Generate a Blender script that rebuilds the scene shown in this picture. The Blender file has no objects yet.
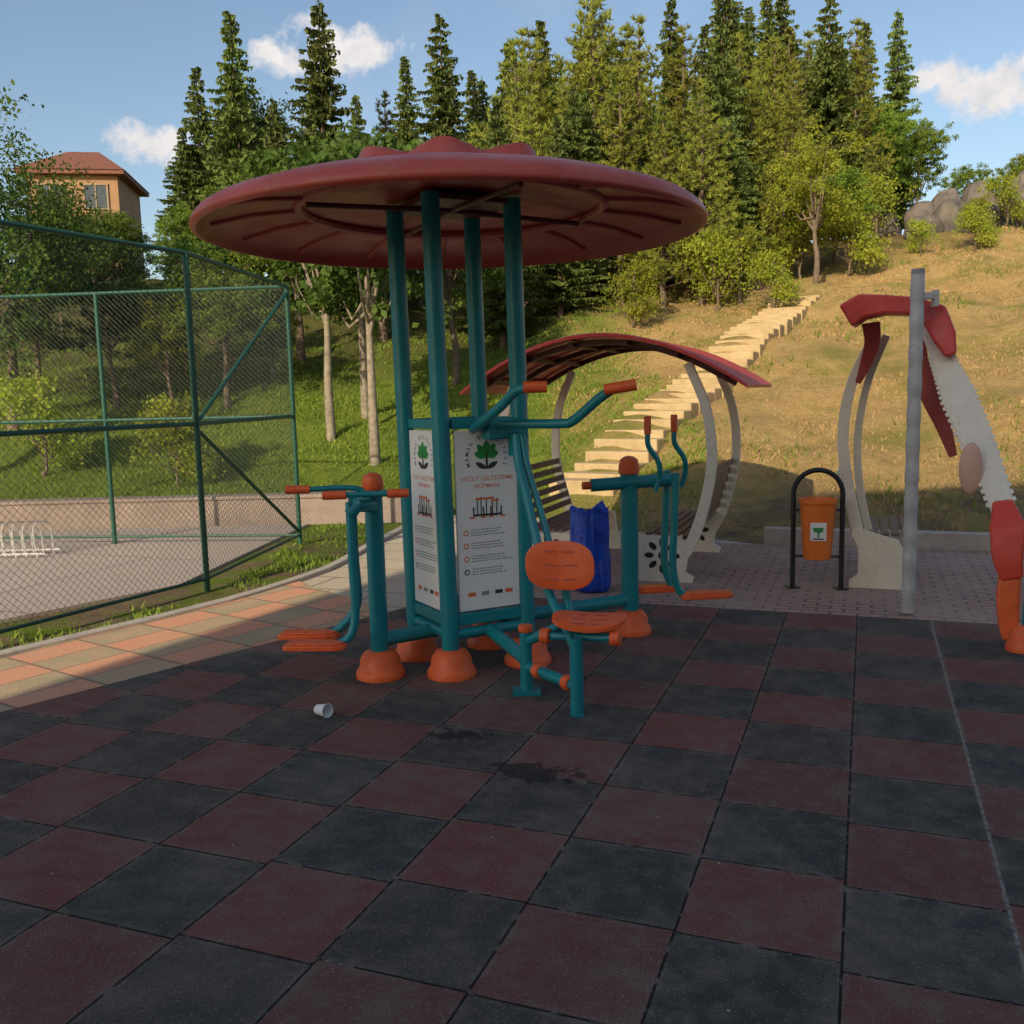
import bpy, math, random
import numpy as np
from mathutils import Vector, Matrix
from mathutils import noise as mnoise
random.seed(7); np.random.seed(7)
sc=bpy.context.scene
COL=sc.collection
sc.view_settings.view_transform='Standard'; sc.view_settings.look='None'; sc.view_settings.exposure=0

# ------------------------------------------------------------ materials
def new_mat(name):
    m=bpy.data.materials.new(name); m.use_nodes=True
    nt=m.node_tree; b=nt.nodes['Principled BSDF']
    return m,nt,b
def N(nt,t,**k):
    n=nt.nodes.new(t)
    for a,v in k.items(): setattr(n,a,v)
    return n
def math_(nt,op,a,b=None,c=None):
    n=N(nt,'ShaderNodeMath',operation=op)
    for i,x in enumerate((a,b,c)):
        if x is None: continue
        if isinstance(x,(int,float)): n.inputs[i].default_value=x
        else: nt.links.new(x,n.inputs[i])
    return n.outputs[0]
def mixc(nt,f,a,b,mode='MIX'):
    n=N(nt,'ShaderNodeMix',data_type='RGBA',blend_type=mode)
    for i,x in ((0,f),(6,a),(7,b)):
        if isinstance(x,(int,float)): n.inputs[i].default_value=x
        elif isinstance(x,tuple): n.inputs[i].default_value=(*x[:3],1)
        else: nt.links.new(x,n.inputs[i])
    return n.outputs[2]
def noise(nt,vec,scale,detail=5,rough=.6):
    n=N(nt,'ShaderNodeTexNoise'); n.inputs['Scale'].default_value=scale
    n.inputs['Detail'].default_value=detail; n.inputs['Roughness'].default_value=rough
    if vec is not None: nt.links.new(vec,n.inputs['Vector'])
    return n.outputs['Fac']
def ramp(nt,f,lo,hi,a=0.,b=1.):
    n=N(nt,'ShaderNodeMapRange'); nt.links.new(f,n.inputs[0])
    n.inputs[1].default_value=lo;n.inputs[2].default_value=hi;n.inputs[3].default_value=a;n.inputs[4].default_value=b
    return n.outputs[0]
def bump(nt,b,h,strength=.3,dist=.01):
    n=N(nt,'ShaderNodeBump'); n.inputs['Strength'].default_value=strength; n.inputs['Distance'].default_value=dist
    nt.links.new(h,n.inputs['Height']); nt.links.new(n.outputs[0],b.inputs['Normal'])
def mat(name,c1,c2=None,scale=6,rough=.55,metal=0,bs=0,bscale=60,spec=.5,dirt=None):
    m,nt,b=new_mat(name)
    tc=N(nt,'ShaderNodeTexCoord').outputs['Object']
    if c2 is None: c2=tuple(x*.72 for x in c1)
    f=ramp(nt,noise(nt,tc,scale),.3,.7)
    col=mixc(nt,f,c1,c2)
    if dirt:
        f2=ramp(nt,noise(nt,tc,scale*3.3,8,.7),.52,.75,0,.8)
        col=mixc(nt,f2,col,dirt)
    nt.links.new(col,b.inputs['Base Color'])
    nt.links.new(ramp(nt,noise(nt,tc,scale*2),.3,.7,rough-.08,rough+.12),b.inputs['Roughness'])
    b.inputs['Metallic'].default_value=metal
    b.inputs['Specular IOR Level'].default_value=spec
    if bs: bump(nt,b,noise(nt,tc,bscale),bs,.01)
    return m
def leafmat(name,c1,c2,trans=.35,scale=1.2):
    m,nt,b=new_mat(name)
    g=N(nt,'ShaderNodeNewGeometry')
    oi=N(nt,'ShaderNodeObjectInfo')
    tc=N(nt,'ShaderNodeTexCoord').outputs['Object']
    f=math_(nt,'ADD',math_(nt,'MULTIPLY',g.outputs['Random Per Island'],.45),math_(nt,'MULTIPLY',ramp(nt,noise(nt,tc,scale,2),.35,.65),.55))
    col=mixc(nt,f,c1,c2)
    hs=N(nt,'ShaderNodeHueSaturation'); nt.links.new(col,hs.inputs['Color'])
    nt.links.new(ramp(nt,oi.outputs['Random'],0,1,.7,1.25),hs.inputs['Value'])
    nt.links.new(ramp(nt,oi.outputs['Random'],0,1,.485,.51),hs.inputs['Hue'])
    col=hs.outputs[0]
    nt.links.new(col,b.inputs['Base Color']); b.inputs['Roughness'].default_value=.6
    b.inputs['Specular IOR Level'].default_value=.2
    t=N(nt,'ShaderNodeBsdfTranslucent'); nt.links.new(col,t.inputs[0])
    mx=N(nt,'ShaderNodeMixShader'); mx.inputs[0].default_value=trans
    nt.links.new(b.outputs[0],mx.inputs[1]); nt.links.new(t.outputs[0],mx.inputs[2])
    nt.links.new(mx.outputs[0],nt.nodes['Material Output'].inputs[0])
    return m

M={}
M['teal']=mat('teal_paint',(.008,.265,.295),(.007,.215,.245),4,.34,dirt=(.06,.24,.25))
M['orange']=mat('orange_plastic',(.95,.155,.03),(.85,.12,.025),8,.45,dirt=(.62,.20,.10))
M['orange_bin']=mat('orange_bin_plastic',(.95,.22,.03),(.85,.18,.02),6,.4)
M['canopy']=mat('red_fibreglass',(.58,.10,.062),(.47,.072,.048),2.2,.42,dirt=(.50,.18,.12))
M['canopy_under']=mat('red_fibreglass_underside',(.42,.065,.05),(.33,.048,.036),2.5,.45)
M['darksteel']=mat('dark_red_steel',(.12,.03,.024),(.08,.022,.018),6,.5)
M['roof']=mat('red_roof_sheet',(.66,.048,.036),(.54,.038,.03),3,.42,dirt=(.50,.14,.10))
M['flap']=mat('pinkish_flap',(.75,.46,.35),(.68,.40,.30),5,.5)
M['redorange']=mat('red_orange_panel',(.80,.07,.03),(.70,.055,.025),5,.42)
M['cream']=mat('cream_paint',(.88,.80,.64),(.80,.72,.57),5,.5,dirt=(.66,.56,.42))
M['white']=mat('white_board',(.95,.94,.90),(.89,.88,.84),4,.4)
M['ink']=mat('black_ink',(.03,.03,.03),(.05,.05,.05),9,.6)
M['ink_o']=mat('orange_ink',(.85,.20,.04),(.8,.16,.04),9,.6)
M['ink_g']=mat('green_ink',(.03,.34,.06),(.03,.27,.05),9,.6)
M['grey_ink']=mat('grey_ink',(.26,.26,.26),(.30,.30,.30),9,.6)
M['black']=mat('black_steel',(.015,.015,.017),(.025,.025,.025),9,.4)
M['wood']=mat('brown_wood_slat',(.22,.12,.07),(.15,.08,.05),7,.6,dirt=(.30,.21,.14))
M['pole']=mat('painted_grey_pole',(.60,.59,.56),(.47,.46,.44),14,.55,bs=.15,bscale=30,dirt=(.30,.26,.22))
M['fence']=mat('green_fence_paint',(.010,.09,.055),(.008,.065,.043),9,.5,dirt=(.07,.09,.06))
M['wire']=mat('fence_wire',(.07,.085,.075),(.05,.06,.055),9,.5,metal=.2)
M['paper']=mat('paper_cup',(.88,.88,.86),(.78,.78,.76),8,.6)
M['bark']=mat('tree_bark',(.20,.14,.10),(.10,.07,.05),6,.85,bs=.6,bscale=20)
M['barkpale']=mat('pale_tree_bark',(.33,.27,.20),(.15,.12,.09),9,.8,bs=.6,bscale=20)
M['stone']=mat('stair_stone',(.50,.37,.20),(.38,.27,.14),2.5,.88,bs=.5,bscale=12,dirt=(.30,.21,.10))
M['rock']=mat('boulder_rock',(.19,.155,.13),(.05,.045,.045),1.2,.85,bs=.9,bscale=5)
M['conc']=mat('concrete',(.50,.43,.37),(.40,.35,.30),3,.8,bs=.3,bscale=25,dirt=(.26,.21,.18))
M['wallpink']=mat('weathered_wall',(.34,.26,.22),(.25,.19,.17),2,.85,bs=.3,bscale=25,dirt=(.18,.15,.12))
M['plaster']=mat('house_plaster',(.36,.20,.10),(.28,.16,.08),1,.8)
M['facade']=mat('shade_building_facade',(.80,.72,.60),(.74,.66,.55),1,.8)  # pale wall of the unseen building added to block the sun
M['tile_roof']=mat('clay_roof',(.22,.08,.05),(.15,.06,.04),3,.8,bs=.5,bscale=8)
M['glass']=mat('window_glass',(.03,.04,.05),(.05,.06,.07),2,.12)
M['winframe']=mat('window_frame_paint',(.30,.20,.12),(.25,.16,.10),2,.6)
M['spruce']=leafmat('spruce_needles',(.085,.13,.036),(.23,.28,.07),.35)
M['pine']=leafmat('pine_needles',(.15,.20,.03),(.40,.41,.07),.4)
M['leaf']=leafmat('broad_leaves',(.09,.16,.02),(.24,.32,.045),.42)
M['leafy']=leafmat('yellow_green_leaves',(.20,.27,.025),(.46,.48,.06),.45)
M['leafd']=leafmat('dark_leaves',(.045,.095,.018),(.13,.20,.035),.4)
M['grass']=leafmat('grass_blades',(.13,.21,.025),(.27,.34,.05),.35,.5)
M['drygrass']=leafmat('dry_grass_blades',(.52,.35,.14),(.68,.48,.21),.3,.5)
m,nt,b=new_mat('blue_plastic_bag'); tc=N(nt,'ShaderNodeTexCoord').outputs['Object']
nt.links.new(mixc(nt,ramp(nt,noise(nt,tc,9),.35,.65),(.012,.09,.62),(.008,.045,.38)),b.inputs['Base Color']); b.inputs['Roughness'].default_value=.28
mp=N(nt,'ShaderNodeMapping'); mp.inputs['Scale'].default_value=(1,1,.3); nt.links.new(tc,mp.inputs[0])
bump(nt,b,noise(nt,mp.outputs[0],18,5,.6),.9,.03); M['blue']=m

# ------------------------------------------------------------ mesh builder
def cat(pts,k=6):
    P=[Vector(p) for p in pts]
    if len(P)<3: return P
    P=[P[0]*2-P[1]]+P+[P[-1]*2-P[-2]]
    out=[]
    for i in range(1,len(P)-2):
        for j in range(k):
            t=j/k
            a,b,c,d=P[i-1],P[i],P[i+1],P[i+2]
            out.append(.5*((2*b)+(c-a)*t+(2*a-5*b+4*c-d)*t*t+(3*b-a-3*c+d)*t**3))
    out.append(P[-2]); return out
class MB:
    def __init__(s): s.v=[];s.f=[];s.m=[]
    def add(s,v,f,mi=0):
        o=len(s.v); s.v+= [tuple(x) for x in v]; s.f+=[tuple(i+o for i in q) for q in f]; s.m+=[mi]*len(f); return s
    def tube(s,pts,r,n=12,mi=0,smooth=0):
        P=cat(pts,smooth) if smooth else [Vector(p) for p in pts]
        L=len(P); rs=r if isinstance(r,(list,tuple)) else [r]*L
        if len(rs)!=L: rs=[rs[0]+(rs[-1]-rs[0])*i/(L-1) for i in range(L)]
        up=None;v=[];f=[]
        for i in range(L):
            t=(P[min(i+1,L-1)]-P[max(i-1,0)]).normalized()
            if up is None:
                up=Vector((0,0,1)) if abs(t.z)<.9 else Vector((1,0,0))
            x=t.cross(up).normalized(); up=x.cross(t).normalized()
            for j in range(n):
                a=2*math.pi*j/n; v.append(P[i]+(x*math.cos(a)+up*math.sin(a))*rs[i])
        for i in range(L-1):
            for j in range(n):
                f.append((i*n+j,i*n+(j+1)%n,(i+1)*n+(j+1)%n,(i+1)*n+j))
        f.append(tuple(range(n-1,-1,-1))); f.append(tuple((L-1)*n+j for j in range(n)))
        return s.add(v,f,mi)
    def band(s,pts,w,t,bn,mi=0,smooth=6):
        P=cat(pts,smooth) if smooth else [Vector(p) for p in pts]
        L=len(P); bn=Vector(bn).normalized(); v=[];f=[]
        ws=w if isinstance(w,(list,tuple)) else [w,w]
        for i in range(L):
            T=(P[min(i+1,L-1)]-P[max(i-1,0)]).normalized(); n=T.cross(bn).normalized()
            q=i/(L-1)*(len(ws)-1); k=min(int(q),len(ws)-2); ww=ws[k]+(ws[k+1]-ws[k])*(q-k)
            for a,b in ((-1,-1),(1,-1),(1,1),(-1,1)): v.append(P[i]+n*a*ww/2+bn*b*t/2)
        for i in range(L-1):
            for j in range(4): f.append((i*4+j,i*4+(j+1)%4,(i+1)*4+(j+1)%4,(i+1)*4+j))
        f.append((3,2,1,0)); f.append(tuple((L-1)*4+j for j in range(4)))
        return s.add(v,f,mi)
    def box(s,c,size,X=(1,0,0),Y=(0,1,0),Z=(0,0,1),mi=0):
        c=Vector(c);X=Vector(X)*size[0]/2;Y=Vector(Y)*size[1]/2;Z=Vector(Z)*size[2]/2
        v=[c+X*a+Y*b+Z*d for d in(-1,1) for b in(-1,1) for a in(-1,1)]
        return s.add(v,[(0,2,3,1),(4,5,7,6),(0,1,5,4),(2,6,7,3),(0,4,6,2),(1,3,7,5)],mi)
    def lathe(s,prof,c=(0,0,0),n=24,mi=0,ax=None):
        c=Vector(c); v=[];f=[]
        for r,z in prof:
            for j in range(n):
                a=2*math.pi*j/n; v.append(Vector((r*math.cos(a),r*math.sin(a),z)))
        if ax is not None:
            q=Vector((0,0,1)).rotation_difference(Vector(ax).normalized()); v=[q@x for x in v]
        v=[x+c for x in v]
        for i in range(len(prof)-1):
            for j in range(n): f.append((i*n+j,i*n+(j+1)%n,(i+1)*n+(j+1)%n,(i+1)*n+j))
        f.append(tuple(range(n-1,-1,-1))); f.append(tuple((len(prof)-1)*n+j for j in range(n)))
        return s.add(v,f,mi)
    def prism(s,poly,o,X,Y,th,mi=0):
        o=Vector(o);X=Vector(X);Y=Vector(Y);Z=X.cross(Y)
        n=len(poly); v=[o+X*a+Y*b for a,b in poly]+[o+X*a+Y*b+Z*th for a,b in poly]
        f=[tuple(range(n-1,-1,-1)),tuple(range(n,2*n))]+[(i,(i+1)%n,n+(i+1)%n,n+i) for i in range(n)]
        return s.add(v,f,mi)
    def ell(s,c,r,n=16,m=10,mi=0,X=(1,0,0),Y=(0,1,0),Z=(0,0,1)):
        c=Vector(c);X=Vector(X);Y=Vector(Y);Z=Vector(Z);v=[];f=[]
        for i in range(m+1):
            t=math.pi*i/m
            tt=max(.02,min(math.pi-.02,t))
            for j in range(n):
                a=2*math.pi*j/n
                v.append(c+X*r[0]*math.sin(tt)*math.cos(a)+Y*r[1]*math.sin(tt)*math.sin(a)-Z*r[2]*math.cos(tt))
        for i in range(m):
            for j in range(n): f.append((i*n+j,i*n+(j+1)%n,(i+1)*n+(j+1)%n,(i+1)*n+j))
        f.append(tuple(range(n-1,-1,-1))); f.append(tuple(m*n+j for j in range(n)))
        return s.add(v,f,mi)
    def finish(s,name,mats,parent=None,local=False,smooth=True,bevel=0,center=True,ang=40,label=None):
        me=bpy.data.meshes.new(name)
        V=np.array(s.v,dtype=float)
        off=Vector((0,0,0))
        if parent is not None and not local:
            p=parent
            while p is not None: off+=Vector(p.location); p=p.parent
        V=V-np.array(off)
        c=V.mean(0) if center else np.zeros(3)
        me.from_pydata((V-c).tolist(),[],s.f)
        for mm in (mats if isinstance(mats,(list,tuple)) else [mats]): me.materials.append(M[mm] if isinstance(mm,str) else mm)
        me.polygons.foreach_set('material_index',s.m)
        import bmesh
        bm=bmesh.new(); bm.from_mesh(me); bmesh.ops.recalc_face_normals(bm,faces=bm.faces); bm.to_mesh(me); bm.free()
        if smooth:
            me.polygons.foreach_set('use_smooth',[True]*len(me.polygons))
            me.set_sharp_from_angle(angle=math.radians(ang))
        me.update()
        ob=bpy.data.objects.new(name,me); COL.objects.link(ob); ob.location=c
        if parent is not None: ob.parent=parent
        if bevel:
            b=ob.modifiers.new('Bevel','BEVEL'); b.width=bevel; b.segments=2; b.limit_method='ANGLE'
        if label: ob['label']=label
        return ob
def empty(name,loc,label,cat_,rot=0,group=None):
    e=bpy.data.objects.new(name,None); COL.objects.link(e); e.location=loc; e.rotation_euler=(0,0,rot)
    e.empty_display_size=.3; e['label']=label; e['category']=cat_
    if group: e['group']=group
    return e
def tag(o,label,cat_,group=None):
    o['label']=label;o['category']=cat_
    if group:o['group']=group
def struct(o): o['kind']='structure'

# ------------------------------------------------------------ camera
f=930.; pitch=math.atan(118/930); th=.0244
fw=Vector((0,math.cos(pitch),-math.sin(pitch))); up=Vector((0,math.sin(pitch),math.cos(pitch))); rt=Vector((1,0,0))
upc=(up*math.cos(th)+rt*math.sin(th)); rtc=(rt*math.cos(th)-up*math.sin(th))
cam=bpy.data.cameras.new('camera'); co=bpy.data.objects.new('camera',cam); COL.objects.link(co)
R=Matrix((rtc,upc,-fw)).transposed().to_4x4(); co.matrix_world=Matrix.Translation((0,0,1.7))@R
cam.sensor_width=36; cam.lens=36*f/1024; cam.clip_end=2000; cam.clip_start=.05; sc.camera=co

# ------------------------------------------------------------ light
el=math.radians(24); hx,hy=.45,.893
d=Vector((hx*math.cos(el),hy*math.cos(el),-math.sin(el))).normalized()
sl=bpy.data.lights.new('sun','SUN'); so=bpy.data.objects.new('sun',sl); COL.objects.link(so)
so.rotation_mode='QUATERNION'; so.rotation_quaternion=d.to_track_quat('-Z','Y'); sl.energy=5.0; sl.angle=math.radians(.5); sl.color=(1,.86,.60)
w=bpy.data.worlds.new('World'); sc.world=w; w.use_nodes=True; nt=w.node_tree
bg=nt.nodes['Background']; sky=N(nt,'ShaderNodeTexSky',sky_type='NISHITA'); sky.sun_disc=False
sky.sun_elevation=el; sky.sun_rotation=math.atan2(-hx,-hy)%(2*math.pi); sky.air_density=1.05; sky.dust_density=1.4; sky.ozone_density=1.0
tcw=N(nt,'ShaderNodeTexCoord').outputs['Generated']
mask=None
for c,rad,asp in (((-.165,1,.352),.095,2.6),((-.22,1,.345),.06,2.4),((-.364,1,.265),.07,2.2),((.50,1,.298),.085,2.0),((.44,1,.31),.05,2.4)):
    c=Vector(c).normalized()
    s1=N(nt,'ShaderNodeVectorMath',operation='SUBTRACT'); nt.links.new(tcw,s1.inputs[0]); s1.inputs[1].default_value=c
    s2=N(nt,'ShaderNodeVectorMath',operation='MULTIPLY'); nt.links.new(s1.outputs[0],s2.inputs[0]); s2.inputs[1].default_value=(1,1,asp)
    s3=N(nt,'ShaderNodeVectorMath',operation='LENGTH'); nt.links.new(s2.outputs[0],s3.inputs[0])
    m1=ramp(nt,s3.outputs['Value'],0,rad,1,0)
    mask=m1 if mask is None else math_(nt,'MAXIMUM',mask,m1)
nz=noise(nt,tcw,26,8,.62)
cl=math_(nt,'ADD',mask,math_(nt,'MULTIPLY',math_(nt,'SUBTRACT',nz,.5),2.2))
cl=math_(nt,'MULTIPLY',ramp(nt,cl,.35,.75),ramp(nt,mask,.0,.25))
wisp=ramp(nt,noise(nt,tcw,5,6,.6),.5,.8,0,.18)
cl=math_(nt,'MAXIMUM',cl,wisp)
shade=mixc(nt,ramp(nt,noise(nt,tcw,40,4),.3,.7),(6.3,6.0,5.8),(4.8,4.7,4.9))
skc=mixc(nt,cl,sky.outputs[0],shade)
nt.links.new(skc,bg.inputs[0]); bg.inputs[1].default_value=.15

# ------------------------------------------------------------ terrain
def H(x,y):
    x=np.asarray(x,float);y=np.asarray(y,float)
    s=np.clip((x+1)/3.,0,1); s=s*s*(3-2*s)
    y0=13.7*(1-s)+np.maximum(10.75-.36*np.maximum(x-2,0),6.)*s
    dd=np.maximum(y-y0,0)
    z=.285*(np.sqrt(dd*dd+.6)-.775)
    e=np.maximum(dd-21,0); z=z-.17*(np.sqrt(e*e+9)-3)
    z=z+np.minimum(dd/4,1)*(.10*np.sin(x*1.3+y*.7)+.07*np.sin(x*2.9-y*1.9)+.05*np.sin(y*3.7+x*.9))
    return z-.06
def grid(a,b,fa,fb,h1,h2):
    xs=list(np.arange(fa,fb,h1)); x=fb
    step=h1
    while x<b: xs.append(x); step*=1.25; x+=min(step,h2)
    xs.append(b); x=fa-h1; step=h1; L=[]
    while x>a: L.append(x); step*=1.25; x-=min(step,h2)
    L.append(a); return np.array(L[::-1]+xs)
gx=grid(-220,220,-14,18,.3,12); gy=grid(-120,400,5,30,.3,12)
XX,YY=np.meshgrid(gx,gy); ZZ=H(XX,YY)
nx=len(gx); ny=len(gy)
V=np.stack([XX.ravel(),YY.ravel(),ZZ.ravel()],1)
me=bpy.data.meshes.new('ground'); F=[(j*nx+i,j*nx+i+1,(j+1)*nx+i+1,(j+1)*nx+i) for j in range(ny-1) for i in range(nx-1)]
me.from_pydata(V.tolist(),[],F); me.polygons.foreach_set('use_smooth',[True]*len(F))
m,nt,b=new_mat('ground_soil_grass'); tc=N(nt,'ShaderNodeTexCoord').outputs['Object']
sp=N(nt,'ShaderNodeSeparateXYZ'); nt.links.new(tc,sp.inputs[0])
n1=noise(nt,tc,.5,6); n2=noise(nt,tc,4,8,.7); n3=noise(nt,tc,30,6,.7)
green=mixc(nt,ramp(nt,n2,.35,.65),(.14,.215,.026),(.26,.32,.05))
dirt=mixc(nt,ramp(nt,n2,.35,.65),(.23,.16,.10),(.34,.25,.16))
dry=mixc(nt,ramp(nt,n2,.35,.65),(.72,.49,.21),(.58,.37,.15)); dry=mixc(nt,ramp(nt,n3,.5,.75,0,.5),dry,(.36,.23,.10))
dry=mixc(nt,ramp(nt,noise(nt,tc,1.7,8,.75),.50,.66,0,.6),dry,(.38,.25,.12))
dx=math_(nt,'ADD',math_(nt,'SUBTRACT',sp.outputs[0],math_(nt,'MULTIPLY',sp.outputs[1],.08)),math_(nt,'MULTIPLY',math_(nt,'SUBTRACT',n1,.5),6))
fd=ramp(nt,dx,-.6,1.2)
fg=ramp(nt,noise(nt,tc,.7,8,.75),.48,.62,0,.75)
col=mixc(nt,fd,green,mixc(nt,fg,dry,(.28,.28,.065)))
ff=ramp(nt,math_(nt,'ADD',sp.outputs[1],math_(nt,'MULTIPLY',n1,4)),13,14.5,1,0)
col=mixc(nt,math_(nt,'MULTIPLY',ff,ramp(nt,noise(nt,tc,1.6,6,.7),.42,.56)),col,dirt)
fo=ramp(nt,math_(nt,'ADD',math_(nt,'SUBTRACT',sp.outputs[1],math_(nt,'MULTIPLY',sp.outputs[0],.35)),math_(nt,'MULTIPLY',n1,6)),25,29)
col=mixc(nt,math_(nt,'MULTIPLY',fo,.75),col,(.11,.085,.04))
col=mixc(nt,ramp(nt,n3,.35,.85,0,.35),col,(.10,.08,.035))
nt.links.new(col,b.inputs['Base Color']); b.inputs['Roughness'].default_value=.95; b.inputs['Specular IOR Level'].default_value=.1
bump(nt,b,math_(nt,'ADD',n2,n3),1.,.09); me.materials.append(m)
g=bpy.data.objects.new('ground',me); COL.objects.link(g); struct(g)

O=Vector((1.113,3.003,0)); A=Vector((.934,-.357,0)); B=Vector((.357,.934,0)); TA=math.atan2(-.357,.934)
def ab(p): r=Vector((p[0],p[1],0))-O; return (r.dot(A),r.dot(B))
def sheet(name,poly,ztop,thick,mt,world=True):
    q=[ab(p) for p in poly] if world else poly
    mb=MB(); mb.prism(q,(0,0,-thick),(1,0,0),(0,1,0),thick)
    o=mb.finish(name,mt,center=False,smooth=False); o.location=(O.x,O.y,ztop); o.rotation_euler=(0,0,TA); struct(o); return o

# rubber tiles
m,nt,b=new_mat('rubber_tiles'); tc=N(nt,'ShaderNodeTexCoord').outputs['Object']
sp=N(nt,'ShaderNodeSeparateXYZ'); nt.links.new(tc,sp.inputs[0])
u=math_(nt,'MULTIPLY',sp.outputs[0],2.); fu=math_(nt,'FLOOR',u)
w1=N(nt,'ShaderNodeTexWhiteNoise',noise_dimensions='1D'); nt.links.new(fu,w1.inputs['W'])
v=math_(nt,'ADD',math_(nt,'MULTIPLY',sp.outputs[1],2.),math_(nt,'MULTIPLY',math_(nt,'SUBTRACT',w1.outputs[0],.5),.22))
fv=math_(nt,'FLOOR',v)
chk=math_(nt,'PINGPONG',math_(nt,'ADD',fu,fv),1)
cb=N(nt,'ShaderNodeCombineXYZ'); nt.links.new(fu,cb.inputs[0]); nt.links.new(fv,cb.inputs[1])
wn=N(nt,'ShaderNodeTexWhiteNoise',noise_dimensions='3D'); nt.links.new(cb.outputs[0],wn.inputs[0])
eu=math_(nt,'PINGPONG',u,.5); ev=math_(nt,'PINGPONG',v,.5)
edge=math_(nt,'ADD',math_(nt,'MINIMUM',eu,ev),math_(nt,'MULTIPLY',math_(nt,'SUBTRACT',noise(nt,tc,40,3),.5),.012))
gap=ramp(nt,edge,.004,.011,1,0)
n1=noise(nt,tc,2.2,7,.65); n2=noise(nt,tc,9,8,.72); n3=noise(nt,tc,170,3,.7); n4=noise(nt,tc,420,2,.5)
red=mixc(nt,ramp(nt,n1,.3,.7),(.27,.080,.068),(.33,.122,.098))
drk=mixc(nt,ramp(nt,n1,.3,.7),(.056,.062,.058),(.112,.114,.105))
col=mixc(nt,chk,red,drk)
col=mixc(nt,ramp(nt,wn.outputs[0],0,1,0,.45),col,(.145,.105,.09))
col=mixc(nt,ramp(nt,n2,.46,.70,0,.55),col,(.29,.225,.175))
col=mixc(nt,ramp(nt,noise(nt,tc,1.1,8,.75),.47,.64,0,.5),col,(.28,.215,.17))
col=mixc(nt,math_(nt,'MULTIPLY',ramp(nt,edge,.01,.06,.5,0),ramp(nt,n2,.4,.6)),col,(.33,.26,.21))
col=mixc(nt,ramp(nt,n3,.45,.75,0,.85),col,(.02,.018,.018))
vo=N(nt,'ShaderNodeTexVoronoi'); vo.inputs['Scale'].default_value=130; nt.links.new(tc,vo.inputs['Vector'])
sepc=N(nt,'ShaderNodeSeparateColor'); nt.links.new(vo.outputs['Color'],sepc.inputs[0])
crumb=math_(nt,'MULTIPLY',ramp(nt,sepc.outputs[0],.86,.88),ramp(nt,vo.outputs['Distance'],.25,.38,1,0))
col=mixc(nt,math_(nt,'MULTIPLY',crumb,.55),col,(.50,.40,.34))
vo2=N(nt,'ShaderNodeTexVoronoi'); vo2.inputs['Scale'].default_value=14; nt.links.new(tc,vo2.inputs['Vector'])
sc2=N(nt,'ShaderNodeSeparateColor'); nt.links.new(vo2.outputs['Color'],sc2.inputs[0])
litter=math_(nt,'MULTIPLY',ramp(nt,sc2.outputs[0],.92,.93),ramp(nt,vo2.outputs['Distance'],.05,.07,1,0))
col=mixc(nt,math_(nt,'MULTIPLY',litter,.85),col,(.68,.59,.47))
col=mixc(nt,gap,col,mixc(nt,ramp(nt,noise(nt,tc,12,6),.54,.64),(.012,.011,.011),(.34,.29,.24)))
seam=math_(nt,'MULTIPLY',ramp(nt,math_(nt,'ABSOLUTE',math_(nt,'SUBTRACT',sp.outputs[0],.5)),.003,.009,1,0),ramp(nt,noise(nt,tc,30,5),.38,.55,.3,.9))
col=mixc(nt,seam,col,(.52,.46,.39))
def blob(cx,cy,rx,ry,lo,hi):
    a=math_(nt,'POWER',math_(nt,'DIVIDE',math_(nt,'SUBTRACT',sp.outputs[0],cx),rx),2)
    c=math_(nt,'POWER',math_(nt,'DIVIDE',math_(nt,'SUBTRACT',sp.outputs[1],cy),ry),2)
    r=math_(nt,'ADD',math_(nt,'SQRT',math_(nt,'ADD',a,c)),math_(nt,'MULTIPLY',math_(nt,'SUBTRACT',noise(nt,tc,11,7,.7),.5),4.0))
    return ramp(nt,r,lo,hi,1,0)
s1=ab((.06,4.03)); s2=ab((-.28,4.5))
wet=math_(nt,'MAXIMUM',blob(s1[0],s1[1],.24,.12,.7,.9),blob(s2[0],s2[1],.17,.11,.6,.8))
col=mixc(nt,math_(nt,'MULTIPLY',wet,.8),col,(.010,.011,.012))
nt.links.new(col,b.inputs['Base Color'])
nt.links.new(math_(nt,'SUBTRACT',ramp(nt,n2,.3,.7,.82,.95),math_(nt,'MULTIPLY',wet,.25)),b.inputs['Roughness'])
b.inputs['Specular IOR Level'].default_value=.3
hgt=math_(nt,'ADD',math_(nt,'ADD',n3,n4),math_(nt,'MULTIPLY',gap,-3)); bump(nt,b,hgt,.8,.008)
RM=m
Lp=[(-9,-2.1),(-2.9,5.04),(-1.68,6.47),(-1.03,7.23),(-.5,7.87)]
q=[ab(p) for p in [(-9,-5)]+[( 9.5,-5)]]+[(9.0,4.0)]+[(ab((-.5,7.87))[0],4.0)]+[ab(p) for p in Lp[::-1][1:]]
sheet('rubber_floor',q,0,.045,RM,world=False)

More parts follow.
